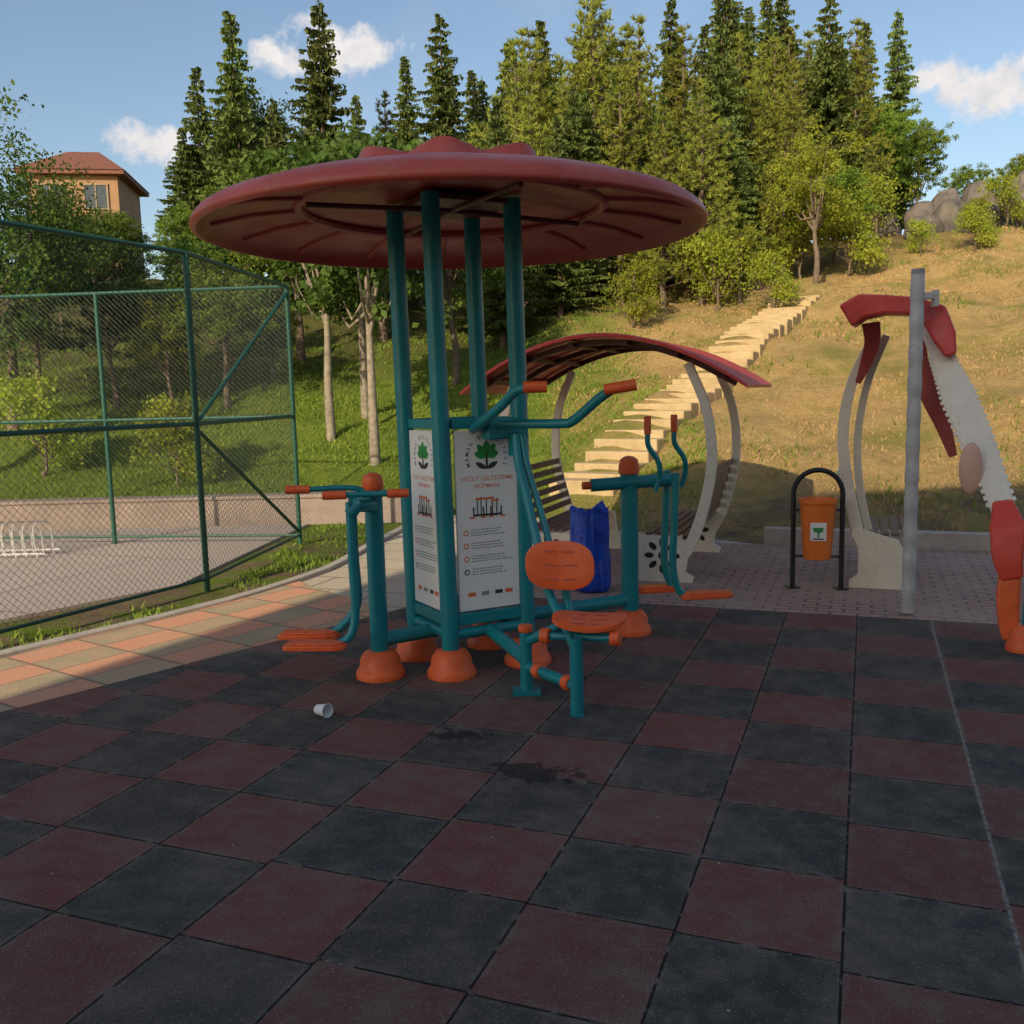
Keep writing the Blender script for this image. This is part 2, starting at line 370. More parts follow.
def pavemat(name,c1,c2,c3,scale,bw,rh,mort=(.14,.12,.11)):
    m,nt,b=new_mat(name); tc=N(nt,'ShaderNodeTexCoord').outputs['Object']
    br=N(nt,'ShaderNodeTexBrick'); nt.links.new(tc,br.inputs[0]); br.inputs['Scale'].default_value=scale
    br.inputs['Brick Width'].default_value=bw; br.inputs['Row Height'].default_value=rh; br.inputs['Mortar Size'].default_value=.012
    br.inputs['Color1'].default_value=(*c1,1);br.inputs['Color2'].default_value=(*c2,1);br.inputs['Mortar'].default_value=(*mort,1)
    n1=noise(nt,tc,1.3,7,.65); n3=noise(nt,tc,25,6,.7)
    col=mixc(nt,ramp(nt,n1,.4,.65,0,.75),br.outputs[0],c3)
    col=mixc(nt,ramp(nt,n3,.45,.75,0,.5),col,tuple(x*.5 for x in c3))
    nt.links.new(col,b.inputs['Base Color']); b.inputs['Roughness'].default_value=.9
    bump(nt,b,math_(nt,'ADD',math_(nt,'MULTIPLY',br.outputs['Fac'],-1),n3),.5,.01); return m
PM=pavemat('red_grey_pavers',(.52,.28,.21),(.42,.25,.19),(.48,.34,.26),1,.2,.1)
PL=pavemat('pale_concrete_slabs',(.60,.49,.36),(.52,.42,.31),(.50,.41,.30),1,.5,.5)
PG=pavemat('court_surface',(.50,.40,.34),(.45,.37,.31),(.42,.34,.29),1,2.5,2.5)
sheet('paving',[(-3.4,4.1),(9,4.1),(9,7.3),(-3.4,7.3)],-.02,.04,PM,world=False)
sheet('pavement',[ab(p) for p in [(-1.2,7.1),(-.3,8.1),(1.6,7.45)]]+[(-1.0,7.3),(-1.6,7.6)]+[ab(p) for p in [(2.0,13.2),(.6,13.9),(-1.2,13.3),(-1.6,10.6),(-2.03,8.67),(-1.9,7.9)]],-.028,.04,PL,world=False)
m,nt,b=new_mat('faded_walkway_tiles'); tc=N(nt,'ShaderNodeTexCoord').outputs['Object']
mp=N(nt,'ShaderNodeMapping'); mp.inputs['Rotation'].default_value=(0,0,math.radians(14)); nt.links.new(tc,mp.inputs[0]); tcr=mp.outputs[0]
sp=N(nt,'ShaderNodeSeparateXYZ'); nt.links.new(tcr,sp.inputs[0])
u=math_(nt,'MULTIPLY',sp.outputs[0],3.2); v=math_(nt,'MULTIPLY',sp.outputs[1],1.9)
fu=math_(nt,'FLOOR',u); fv=math_(nt,'FLOOR',v); chk=math_(nt,'PINGPONG',math_(nt,'ADD',fu,fv),1)
n1=noise(nt,tc,3,7,.7); n3=noise(nt,tc,60,5,.7)
col=mixc(nt,chk,(.76,.31,.18),(.36,.34,.20)); col=mixc(nt,ramp(nt,n1,.35,.7,.1,.85),col,(.66,.38,.23)); col=mixc(nt,ramp(nt,n3,.45,.7,0,.55),col,(.24,.14,.10))
e=math_(nt,'MINIMUM',math_(nt,'PINGPONG',u,.5),math_(nt,'PINGPONG',v,.5)); col=mixc(nt,ramp(nt,e,.012,.03,.7,0),col,(.12,.09,.07))
nt.links.new(col,b.inputs['Base Color']); b.inputs['Roughness'].default_value=.9; bump(nt,b,n3,.5,.01)
sheet('path',[(-9,-2.3),(-2.9,4.95),(-1.68,6.40),(-1.03,7.16),(-1.2,7.6),(-1.9,8.45),(-2.03,8.67),(-3.53,6.2),(-9.6,-1.5)],-.010,.03,m)
sheet('sports_court',[(-3.2,8.75),(-2.85,12.9),(-14,13.0),(-14,2.0),(-9,1.2)],-.03,.03,PG)
mb=MB(); mb.box((0,0,0),(10.2,.14,.22)); k=mb.finish('kerb','conc',bevel=.012,smooth=False); k.location=O+A*4.1+B*7.38+Vector((0,0,.05)); k.rotation_euler=(0,0,TA); struct(k)
mb=MB(); 
pts=[(-9.6,-1.42,-.02),(-3.57,6.27,-.02),(-2.07,8.74,-.02),(-1.68,10.6,-.02),(-1.3,12.9,-.02)]
mb.band(pts,.10,.07,(0,0,1),smooth=4); k=mb.finish('path_kerb','conc',bevel=.01,smooth=False); struct(k)
mb=MB(); mb.box((-6.6,13.15,.12),(11.0,.28,.4)); mb.box((-6.6,13.15,.345),(11.05,.34,.05))
o=mb.finish('low_wall','wallpink',smooth=False,bevel=.01); tag(o,'low weathered concrete wall at the foot of the grass slope','wall')

# ------------------------------------------------------------ gym equipment
Fp=Vector((-.392,5.53,0)); Rp=Vector((.078,5.77,0)); Lq=Vector((-.65,5.97,0)); Bp=Lq+Rp-Fp
C=(Fp+Bp)/2
e1=(Rp-Fp).normalized(); e2=(Lq-Fp).normalized(); UP=Vector((0,0,1))
gym=empty('exercise_station',(C.x,C.y,0),'teal and orange outdoor exercise station under round red canopy','exercise equipment')
def foot(p,par,r=.15):
    MB().lathe([(r,0),(r*1.0,.03),(r*.93,.05),(r*.86,.06),(r*.82,.11),(r*.66,.15),(r*.44,.165),(r*.42,.165)],(p[0],p[1],.001),28).finish('base_cover','orange',par)
def cap(p,par,r=.06,h=.05):
    MB().lathe([(r*1.05,-.05),(r*1.12,-.045),(r*1.12,.0),(r*.95,h*.7),(r*.5,h),(.002,h*1.08)],p,24).finish('end_cap','orange',par)
lean=Vector((-.035,0,0))
for p in (Fp,Rp,Lq,Bp):
    po=MB().tube([p,p+lean*.5+UP*1.4,p+lean+UP*2.86],.054,20).finish('post','teal',gym)
    foot(p,po)
for a,b2 in ((Fp,Rp),(Rp,Bp),(Bp,Lq),(Lq,Fp)):
    dr=(b2-a).normalized()
    for z,h in ((.34,.07),(1.53,.06)):
        c=(a+b2)/2+UP*z; MB().box(c,((b2-a).length-.09,.05,h),dr,UP.cross(dr),UP).finish('frame_beam','teal',gym,bevel=.006)
    MB().tube([a+UP*.25,b2+UP*.25],.035,12).finish('frame_beam','teal',gym)
def panel(a,b2,name):
    dr=(b2-a).normalized(); n=dr.cross(UP).normalized()
    c=(a+b2)/2; wd=(b2-a).length-.115
    if n.y>0 and n.x>-.1: n=-n
    pm=MB(); cc=c+n*.012+UP*.94
    pm.box(cc,(wd,.02,1.1),dr,n,UP); P=pm.finish(name,'white',gym,smooth=False,bevel=.003)
    X=dr if dr.cross(UP).dot(n)>0 else -dr
    surf=lambda x,z,k=0: c+n*(.0225+.001*k)+X*x+UP*z
    return P,X,n,surf,wd
def text_geo(s,size):
    cu=bpy.data.curves.new('t','FONT'); cu.body=s; cu.size=size; cu.align_x='CENTER'; cu.resolution_u=3; cu.offset=size*.006; cu.space_character=1.06
    ob=bpy.data.objects.new('t',cu); COL.objects.link(ob); bpy.context.view_layer.update()
    dg=bpy.context.evaluated_depsgraph_get(); me=bpy.data.meshes.new_from_object(ob.evaluated_get(dg))
    v=[tuple(x.co) for x in me.vertices]; fa=[tuple(p.vertices) for p in me.polygons]
    bpy.data.objects.remove(ob); bpy.data.meshes.remove(me); return v,fa
def put(mb,s,size,o,X,Y,rot=0,mi=0):
    v,fa=text_geo(s,size); c_,s_=math.cos(rot),math.sin(rot)
    mb.add([o+X*(x*c_-y*s_)+Y*(x*s_+y*c_) for x,y,z in v],fa,mi)
def circ(r,n=20,cx=0,cz=0): return [(cx+r*math.cos(2*math.pi*i/n),cz+r*math.sin(2*math.pi*i/n)) for i in range(n)]
def tree_logo(mb,o,X,sz,mi):
    pts=[]
    for i in range(40):
        a=2*math.pi*i/40; r=sz*(.5+.07*math.sin(a*7)+.04*math.cos(a*11)); pts.append((r*math.cos(a)*.95,r*math.sin(a)*.75+sz*.15))
    mb.prism(pts,o,X,UP,.0008,mi); mb.prism([(-sz*.06,-sz*.6),(sz*.1,-sz*.6),(sz*.05,-.1*sz),(-sz*.03,-.1*sz)],o,X,UP,.0009,mi)
def leafshape(mb,o,X,L,wd,ang,mi):
    c_,s_=math.cos(ang),math.sin(ang); pts=[]
    for i in range(9): t=i/8; pts.append((L*t, wd*math.sin(math.pi*t)**.8))
    for i in range(1,8): t=1-i/8; pts.append((L*t,-wd*math.sin(math.pi*t)**.8))
    mb.prism([(x*c_-y*s_,x*s_+y*c_) for x,y in pts],o,X,UP,.0008,mi)
for (a,b2,nm) in ((Fp,Rp,'sign_board'),(Lq,Fp,'sign_board')):
    P,X,n,S,wd=panel(a,b2,nm)
    k=wd/.41
    mb=MB()
    txt='MAMAK BELEDİYESİ'; rr=.118*k
    for i,chh in enumerate(txt):
        if chh==' ': continue
        an=math.radians(200-220*i/(len(txt)-1)); 
        o=S(rr*math.cos(an),1.325+rr*math.sin(an)); put(mb,chh,.034*k,o,X,UP,an-math.pi/2,0)
    for an,L_ in ((15,.085),(50,.095),(90,.098),(130,.095),(165,.085)): leafshape(mb,S(0,1.33,an/100),X,L_*k,.024*k,math.radians(an),1)
    mb.prism([(-.008,-.075),(.008,-.075),(.006,.02),(-.006,.02)],S(0,1.33,2),X,UP,.0008,0)
    for sg in (-1,1): leafshape(mb,S(0,1.255,.4),X,.085*k,.016*k,math.radians(90-sg*62),0)
    put(mb,'VÜCUT GELİŞTİRME',.036*k,S(0,1.185),X,UP,0,2); put(mb,'EKİPMANI',.036*k,S(0,1.14),X,UP,0,2)
    for x in (-.07,-.045,-.01,.03,.06): mb.box(S(x*k,1.025+.01*math.sin(x*90),1),(.006,.002,.11),X,n,UP,0)
    mb.box(S(-.02*k,1.075,2),(.12*k,.002,.012),X,n,UP,2); mb.box(S(.05*k,1.06,2),(.05*k,.002,.010),X,n,UP,2); mb.box(S(0,.975,2),(.19*k,.002,.012),X,n,UP,0)
    for x in (-.095,-.03,.02,.09): mb.box(S(x*k,.995,1),(.008,.002,.06),X,n,UP,0); mb.box(S(x*k*1.1,.962,2),(.03,.002,.010),X,n,UP,2)
    for j,z in enumerate((.87,.79,.71,.63)):
        mb.prism(circ(.018*k),S(-.15*k,z),X,UP,.0008,2 if j!=3 else 0)
        mb.prism(circ(.011*k),S(-.15*k,z,1),X,UP,.0008,4)
        for t in range(3): 
            x0=-.115*k; xe=random.uniform(.06,.15)*k
            while x0<xe:
                L=random.uniform(.01,.032)*k; mb.box(S(x0+L/2,z+.016-.016*t,0),(L,.0016,.0055),X,n,UP,3); x0+=L+.006*k
    for j,x in enumerate((-.12,-.03,.06,.13)):
        mb.box(S(x*k,.49,0),(.05*k,.0016,.024),X,n,UP,(2,3,0,2)[j])
    mb.finish('board_print',['ink','ink_g','ink_o','grey_ink','white'],P,smooth=False)
# canopy
cc=C+lean+UP*0
nr=[0,.2,.4,.46,.50,.54,.58,.62,.66,.70,.75,.82,.90,1.0,1.1,1.25,1.36,1.44,1.49,1.52,1.532,1.525,1.50]
mb=MB(); n=128; v=[];fa=[]
for i,r in enumerate(nr):
    for j in range(n):
        a=2*math.pi*j/n
        lob=.60*(1+.15*abs(math.cos(4*a))-.05); s=min(1,max(0,(lob+.04-r)/.08)); s=s*s*(3-2*s)
        lob2=1.02*(1+.05*math.cos(8*a)); s2=min(1,max(0,(lob2+.06-r)/.12)); s2=s2*s2*(3-2*s2)
        z=2.80+.15*(1-(r/1.53)**2)+(.115+.025*math.cos(8*a)*min(1,r/.5))*s+.03*s2
        if i>=16: z={16:2.812,17:2.785,18:2.755,19:2.722,20:2.692,21:2.676,22:2.668}[i]
        v.append((cc.x+r*math.cos(a),cc.y+r*math.sin(a),z))
for i in range(len(nr)-1):
    for j in range(n): fa.append((i*n+j,i*n+(j+1)%n,(i+1)*n+(j+1)%n,(i+1)*n+j))
mb.add(v,fa,0)
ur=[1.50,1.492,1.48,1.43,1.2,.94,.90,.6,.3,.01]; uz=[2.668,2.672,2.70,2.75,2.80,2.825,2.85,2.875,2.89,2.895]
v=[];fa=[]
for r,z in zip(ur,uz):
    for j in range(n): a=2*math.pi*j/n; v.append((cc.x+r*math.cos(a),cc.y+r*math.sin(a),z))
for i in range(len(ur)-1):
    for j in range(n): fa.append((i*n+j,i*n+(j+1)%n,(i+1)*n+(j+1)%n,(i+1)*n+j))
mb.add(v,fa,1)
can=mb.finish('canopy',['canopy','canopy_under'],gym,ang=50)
mb=MB()
for j in range(16):
    a=2*math.pi*(j+.3)/16; 
    mb.tube([(cc.x+r*math.cos(a),cc.y+r*math.sin(a),z) for r,z in ((.93,2.825),(1.2,2.80),(1.44,2.748))],.020,8)
mb.tube([(cc.x+.92*math.cos(2*math.pi*j/64),cc.y+.92*math.sin(2*math.pi*j/64),2.832) for j in range(65)],.030,8)
mb.finish('underside_rib','canopy_under',can)
mb=MB()
for a0 in (27,117,207,297):
    a=math.radians(a0); dr=Vector((math.cos(a),math.sin(a),0))
    mb.tube([cc+UP*2.82,cc+dr*.9+UP*2.795],.016,8)
mb.box(cc+UP*2.84,(.58,.58,.03),e1,e2,UP); 
mb.finish('canopy_frame','darksteel',can)
# ---- left walker
P1=Vector((-.83,5.55,0))
po=MB().tube([P1,P1+UP*1.18],.055,20).finish('post','teal',gym); foot(P1,po); cap(P1+UP*1.20,po,.058)
MB().tube([P1+UP*.23,C+UP*.23-e1*.2],.045,16).finish('crossbeam','teal',gym)
h=MB().tube([(-1.20,5.47,1.17),(-.95,5.5,1.17),(-.83,5.50,1.13),(-.72,5.35,1.155),(-.70,5.22,1.16)],.017,10,smooth=5).tube([(-.97,5.2,1.16),(-.66,5.22,1.16)],.017,10).tube([(-.83,5.5,1.12),(-.85,5.2,1.16)],.017,10).finish('handlebar','teal',gym)
for a,b2 in (((-1.19,5.47,1.17),(-1.33,5.45,1.172)),((-.93,5.2,1.16),(-1.06,5.19,1.16)),((-.70,5.215,1.16),(-.58,5.225,1.16))):
    MB().tube([a,b2],.025,12).finish('grip','orange',h)
pl=[(-.19,-.05),(-.16,-.07),(.12,-.065),(.17,-.04),(.18,0),(.17,.04),(.12,.065),(-.16,.07),(-.19,.05)]
for y,dx,sw in ((5.36,0,0),(5.62,-.03,-.06)):
    x=-.94+dx
    hg=MB().tube([(-.83,5.5,1.06),(x+.04,y,1.08),(x,y,1.03)],.04,14).tube([(x,y,1.10),(x,y,.75),(x+.005,y-.01,.45),(x-.03+sw,y-.03,.31),(x-.14+sw,y-.05,.245)],.026,12,smooth=6).finish('swing_arm','teal',gym)
    pd=MB()
    pd.prism(pl,(x-.22+sw,y-.06,.25),(1,-.1,0),(.1,1,0),.03); pd.prism([(a*.9,b*.8) for a,b in pl],(x-.22+sw,y-.06,.28),(1,-.1,0),(.1,1,0),.012)
    pd.finish('pedal','orange',hg,smooth=False,bevel=.008)
# ---- right walker
P2=Vector((.82,6.45,0))
po=MB().tube([P2,P2+UP*1.16],.062,20).finish('post','teal',gym); foot(P2,po); cap(P2+UP*1.18,po,.065,.07)
MB().tube([P2+UP*.24,C+UP*.24+e1*.2],.045,16).finish('crossbeam','teal',gym)
MB().tube([P2+Vector((-.27,-.05,1.06)),P2+Vector((0,-.02,1.07)),P2+Vector((.32,.02,1.08))],.045,16).finish('axle','teal',gym)
MB().tube([P2+Vector((-.26,-.05,1.06)),P2+Vector((-.33,-.06,1.06))],.028,12).finish('grip','orange',gym)
for dx,dy in ((.14,-.14),(.36,.10)):
    x=P2.x+dx; y=P2.y+dy
    ar=MB().tube([(x+.02,y,1.02),(x+.05,y,1.12),(x+.04,y-.02,1.22),(x-.03,y-.04,1.33),(x-.035,y-.04,1.43)],.019,10,smooth=6).finish('handlebar','teal',gym)
    MB().tube([(x-.035,y-.04,1.41),(x-.035,y-.04,1.53)],.024,12).finish('grip','orange',ar)
    x0=P2.x+.30+ (0 if dy<0 else -.02)
    hg=MB().tube([(x0,y,1.14),(x0-.01,y,.8),(x0-.02,y,.5),(x0+.02,y,.33),(x0+.1,y,.27)],.026,12,smooth=6).finish('swing_arm','teal',gym)
    xx=x0+(.22 if dy<0 else -.06)
    pd=MB(); pd.prism(pl,(xx,y,.27),(1,.1,0),(-.1,1,0),.03); pd.prism([(a*.9,b*.8) for a,b in pl],(xx,y,.30),(1,.1,0),(-.1,1,0),.012)
    pd.finish('pedal','orange',hg,smooth=False,bevel=.008)
# ---- pull handles and lever
h=MB().tube([(-.22,5.56,1.50),(-.16,5.45,1.54),(-.05,5.33,1.63),(.03,5.24,1.71),(.10,5.2,1.735)],.028,14,smooth=6).tube([(-.20,5.58,1.52),(.0,5.5,1.525),(.28,5.36,1.525),(.36,5.32,1.54),(.5,5.25,1.66),(.585,5.2,1.72)],.028,14,smooth=6).finish('pull_bar','teal',gym)
MB().tube([(.08,5.2,1.735),(.21,5.19,1.735)],.032,12).finish('grip','orange',h)
MB().tube([(.53,5.2,1.71),(.70,5.16,1.735)],.032,12).finish('grip','orange',h)
MB().box((-.03,5.60,1.49),(.26,.10,.11),e1,e2,UP).box((.03,5.56,1.40),(.05,.10,.14),e1,e2,UP).finish('bracket','teal',gym,bevel=.01)
MB().tube([(.035,5.5,1.46),(.045,5.45,1.30),(.085,5.35,1.12),(.145,5.2,.83),(.19,5.10,.62),(.25,4.97,.47)],.026,12,smooth=6).tube([(.07,5.5,1.46),(.10,5.45,1.26),(.15,5.36,1.08),(.21,5.25,.85),(.25,5.15,.65)],.02,12,smooth=6).finish('lever','teal',gym)
S1=Vector((.06,5.15,0)); S2=Vector((.32,4.76,0))
mb=MB(); mb.tube([S1,S1+UP*.36],.036,14); mb.tube([S2,S2+UP*.42],.036,14)
mb.box(S1+UP*.012,(.16,.12,.02)); mb.box(S2+UP*.008,(.07,.07,.012))
mb.tube([S1+UP*.20,C+UP*.25-e2*.25],.04,14); mb.tube([S1+UP*.16,S2+UP*.16],.03,12); mb.tube([S1+UP*.3,(.25,4.95,.44)],.028,12)
mb.tube([(.17,4.9,.40),(.52,4.74,.42)],.022,12); mb.tube([S2+UP*.36,(.26,4.95,.47)],.028,12)
mb.tube([(.30,4.93,.44),(.30,5.06,.52),(.27,5.07,.72)],.024,12,smooth=5)
mb.finish('seat_frame','teal',gym)
for a,b2 in ((S1+UP*.36,S1+UP*.40),(S1+UP*.16+(S2-S1)*.2,S1+UP*.16+(S2-S1)*.32),(S2+UP*.16-(S2-S1)*.22,S2+UP*.16-(S2-S1)*.1),(Vector((.14,4.91,.40)),Vector((.19,4.89,.40))),(Vector((.50,4.75,.42)),Vector((.55,4.73,.42)))):
    MB().tube([a,b2],.042,14).finish('joint_cap','orange',gym,bevel=.008)
def pad(c,w,hh,X,Y,name):
    mb=MB(); X=Vector(X).normalized();Y=Vector(Y).normalized();Z=X.cross(Y); c=Vector(c)
    n=40; ring=[(abs(math.cos(2*math.pi*i/n))**.75*math.copysign(1,math.cos(2*math.pi*i/n)),abs(math.sin(2*math.pi*i/n))**.75*math.copysign(1,math.sin(2*math.pi*i/n))) for i in range(n)]
    vv=[];ff=[]; lv=[(0.01,.018),(.5,.014),(.9,.02),(1,.012),(1,-.008),(.9,-.016),(.01,-.016)]
    for s,z in lv:
        for x,y in ring: vv.append(c+X*x*s*w/2+Y*y*s*hh/2+Z*(z+ .03*(x*s)**2))
    for i in range(len(lv)-1):
        for j in range(n): ff.append((i*n+j,i*n+(j+1)%n,(i+1)*n+(j+1)%n,(i+1)*n+j))
    mb.add(vv,ff)
    o=mb.finish(name,'orange',gym)
    g2=MB()
    for t in (-.28,0,.28): 
        L=w*.34*math.sqrt(1-(t*1.7)**2)
        for sg in (-1,1): g2.box(c+Y*t*hh+X*sg*(L*.62)+Z*.021,(L*.95,.008,.003),X,Y,Z)
    g2.finish('slot','canopy',o,smooth=False)
pad((.26,5.03,.76),.38,.27,(.97,-.22,0),(-.03,.15,1),'backrest')
pad((.40,4.86,.475),.40,.26,(.96,-.28,0),(.28,.95,.1),'seat')

# ------------------------------------------------------------ arched pergola bench
per=empty('pergola_bench',(.84,8.5,-.02),'arched cream pergola with red curved roof and two facing benches','pergola',TA)
def flower(mb,o,X,sz,mi):
    for i in range(8):
        a=math.pi/4*i; ca,sa=math.cos(a),math.sin(a); pts=[]
        for j in range(12):
            t=2*math.pi*j/12; px=.44+.16*math.cos(t); py=.095*math.sin(t); pts.append((sz*(px*ca-py*sa),sz*(px*sa+py*ca)))
        mb.prism(pts,o,X,UP,.003,mi)
    mb.prism([(.13*sz*math.cos(2*math.pi*j/12),.13*sz*math.sin(2*math.pi*j/12)) for j in range(12)],o,X,UP,.003,mi)
for y in (0,1.65):
    for sg in (-1,1):
        lg=MB(); lg.band([(sg*.62,y,.10),(sg*.80,y,.34),(sg*.93,y,.72),(sg*.99,y,1.12),(sg*.94,y,1.55),(sg*.78,y,1.95)],[.10,.10,.09,.085,.075],.045,(0,1,0),smooth=10)
        L=lg.finish('leg','cream',per,local=True,smooth=False,bevel=.005)
        mb=MB(); pp_=[(-.36,0),(.26,0),(.27,.05),(.20,.09),(.24,.34),(.16,.40),(-.24,.42),(-.28,.12),(-.36,.06)]
        mb.prism([(x*sg,z) for x,z in pp_],(sg*.56,y+.02,0),(1,0,0),(0,0,1),.045,0)
        flower(mb,Vector((sg*.55,y-.0255,.24)),Vector((1,0,0)),.27,1)
        mb.finish('side_panel',['cream','black'],per,local=True,smooth=False)
mb=MB(); v=[];fa=[]; ns=40; ys=[-.22,-.2]+[ -.2+2.05*i/24 for i in range(1,24)]+[1.85,1.87]
def rz(s): return 2.20-.48*(abs(s)/1.32)**1.9
for i in range(ns+1):
    s=-1.32+2.64*i/ns
    for j,y in enumerate(ys):
        for tt in (0,1):
            v.append((s,y+.04*math.sin(s*3.0),rz(s)+ (.028 if tt else 0)+.008*(j%2)))
ny_=len(ys)
idx=lambda i,j,t:(i*ny_+j)*2+t
for i in range(ns):
    for j in range(ny_-1):
        fa.append((idx(i,j,1),idx(i+1,j,1),idx(i+1,j+1,1),idx(i,j+1,1))); fa.append((idx(i,j,0),idx(i,j+1,0),idx(i+1,j+1,0),idx(i+1,j,0)))
    fa.append((idx(i,0,0),idx(i+1,0,0),idx(i+1,0,1),idx(i,0,1))); fa.append((idx(i,ny_-1,0),idx(i,ny_-1,1),idx(i+1,ny_-1,1),idx(i+1,ny_-1,0)))
for j in range(ny_-1):
    fa.append((idx(0,j,0),idx(0,j,1),idx(0,j+1,1),idx(0,j+1,0))); fa.append((idx(ns,j,0),idx(ns,j+1,0),idx(ns,j+1,1),idx(ns,j,1)))
mb.add(v,fa); RF=mb.finish('roof','roof',per,local=True)
mb=MB()
for y in (0,.82,1.65): mb.band([(s,y,rz(s)-.035) for s in (-1.2,-.8,-.4,0,.4,.8,1.2)],.05,.04,(0,1,0),smooth=4)
for s in (-1.1,-.7,-.25,.25,.7,1.1): mb.box((s,.82,rz(s)-.03),(.04,1.9,.04))
mb.finish('roof_frame','darksteel',per,local=True)
for sg in (-1,1):
    mb=MB()
    for i in range(5): mb.box((sg*(.42+.085*i),.82,.43),(.065,1.6,.025))
    mb.finish('seat','wood',per,local=True,smooth=False,bevel=.004)
    mb=MB()
    for i in range(6):
        z=.52+.09*i; mb.box((sg*(.82+.026*i),.82,z),(.022,1.6,.06))
    mb.finish('backrest','wood',per,local=True,smooth=False,bevel=.004)

# ------------------------------------------------------------ sculpted swing frame
cf=empty('curved_play_frame',(3.14,7.0,0),'tall cream curved frame with angular red top and slatted bench','play frame')
VB=Vector((.42,.907,0))
MB().band([(3.08,7.90,.10),(2.99,7.97,.45),(2.91,8.03,.9),(2.87,8.03,1.3),(2.90,7.95,1.7),(2.99,7.78,2.05)],[.10,.095,.09,.085,.07],.05,VB,smooth=10).finish('leg','cream',cf,smooth=False,bevel=.005)
MB().band([(3.26,8.1,.10),(3.14,8.16,.5),(3.06,8.17,.95),(3.03,8.1,1.35),(3.05,7.95,1.75),(3.09,7.7,2.1)],[.065,.065,.06,.06],.04,VB,smooth=10).finish('leg','cream',cf,smooth=False,bevel=.004)
MB().band([(2.93,7.62,2.2),(2.96,7.66,2.05),(2.95,7.76,1.88),(2.91,7.82,1.72)],[.14,.12,.09,.04],.07,VB,smooth=6).finish('lining','canopy_under',cf,smooth=False,bevel=.008)
fl=[(3.14,7.12,2.14),(3.19,7.02,1.98),(3.22,6.9,1.80),(3.225,6.72,1.60),(3.25,6.52,1.34),(3.27,6.28,1.04),(3.26,6.05,.78)]
lg=MB().band(fl,[.09,.13,.17,.22,.21,.16,.15],.06,VB,smooth=10).finish('leg','cream',cf,smooth=False,bevel=.014)
mb=MB(); pp=cat(fl,6)
for i in range(8,len(pp)-3):
    p=pp[i]; T=(pp[i+1]-p).normalized(); nn=T.cross(VB).normalized()
    q_=i/(len(pp)-1)*6; kk=min(int(q_),5); W=[.09,.13,.17,.22,.21,.16,.15]; ww=W[kk]+(W[kk+1]-W[kk])*(q_-kk)
    mb.box(p+nn*(ww/2+.004)*1.0,(.022,.05,.030),nn,VB,T); mb.box(p-nn*(ww/2+.004),(.022,.05,.030),nn,VB,T)
mb.finish('serrated_edge','cream',lg,smooth=False,bevel=.003)
MB().band([(3.12,7.2,2.12),(3.15,7.2,1.85),(3.22,7.15,1.6),(3.30,7.1,1.38),(3.36,7.05,1.15)],[.10,.14,.14,.11,.06],.04,VB,smooth=8).finish('lining','canopy_under',cf,smooth=False,bevel=.006)
MB().band([(2.70,7.52,2.24),(2.80,7.45,2.31),(2.95,7.35,2.31),(3.10,7.2,2.28),(3.20,7.08,2.20),(3.24,7.0,2.04),(3.27,6.95,1.90)],[.20,.19,.14,.13,.19,.16,.08],.30,VB,smooth=1).finish('top_beam','roof',cf,smooth=False,bevel=.02)
MB().band([(3.26,6.13,.92),(3.23,6.0,.76),(3.20,5.93,.58),(3.22,5.9,.44)],[.12,.21,.18,.13],.09,VB,smooth=6).finish('lower_panel','redorange',cf,smooth=False,bevel=.015)
MB().band([(3.22,5.92,.50),(3.20,5.9,.32),(3.2,5.88,.15),(3.21,5.86,.05)],[.12,.14,.12,.10],.07,VB,smooth=6).finish('lower_panel','orange',cf,smooth=False,bevel=.015)
po=MB().tube([(3.25,5.76,0),(3.27,5.76,.75)],.032,14).finish('post','teal',cf); foot((3.23,5.76,0),po,.10)
MB().ell((3.14,6.33,1.12),(.075,.03,.18),X=(.907,-.42,0),Y=(.42,.907,0)).finish('guard_plate','flap',cf)
mb=MB(); mb.prism([(-.24,0),(.22,0),(.22,.05),(.19,.10),(.19,.34),(.14,.42),(.0,.46),(-.12,.50),(-.21,.52),(-.23,.46),(-.17,.35),(-.17,.12),(-.24,.06)],(3.12,7.8,-.02),A,UP,.04,0)
flower(mb,Vector((3.13,7.8,.21))-B*.0405,A,.29,1)
mb.finish('side_panel',['cream','black'],cf,smooth=False)
mb=MB()
for i in range(5): mb.box(Vector((3.32,8.35,.42))+A*(-.12+.085*i)+B*.1,(.065,1.1,.025),A,B,UP)
mb.finish('seat','wood',cf,smooth=False,bevel=.004)
mb=MB()
for i in range(7): mb.box(Vector((3.16,8.35,.46+.08*i))+A*(-.06-.022*i)+B*.1,(.02,1.1,.045),A,B,UP)
mb.finish('backrest','cream',cf,smooth=False,bevel=.004)

# ------------------------------------------------------------ grey pole
pl_=empty('metal_pole',(2.96,6.84,0),'weathered grey painted metal pole with small bracket on rubber floor','pole')
prof=[]
z=0
while z<2.47:
    r=.046+(.0035 if int(z/.11)%2 else 0); prof.append((r,z)); prof.append((r,z+.1)); z+=.11
MB().lathe(prof+[(.046,2.48)],(2.96,6.84,0),20).finish('shaft','pole',pl_,ang=30)
MB().box((3.03,6.84,2.33),(.16,.05,.05)).box((3.09,6.84,2.31),(.03,.07,.12)).finish('bracket','pole',pl_,smooth=False,bevel=.005)

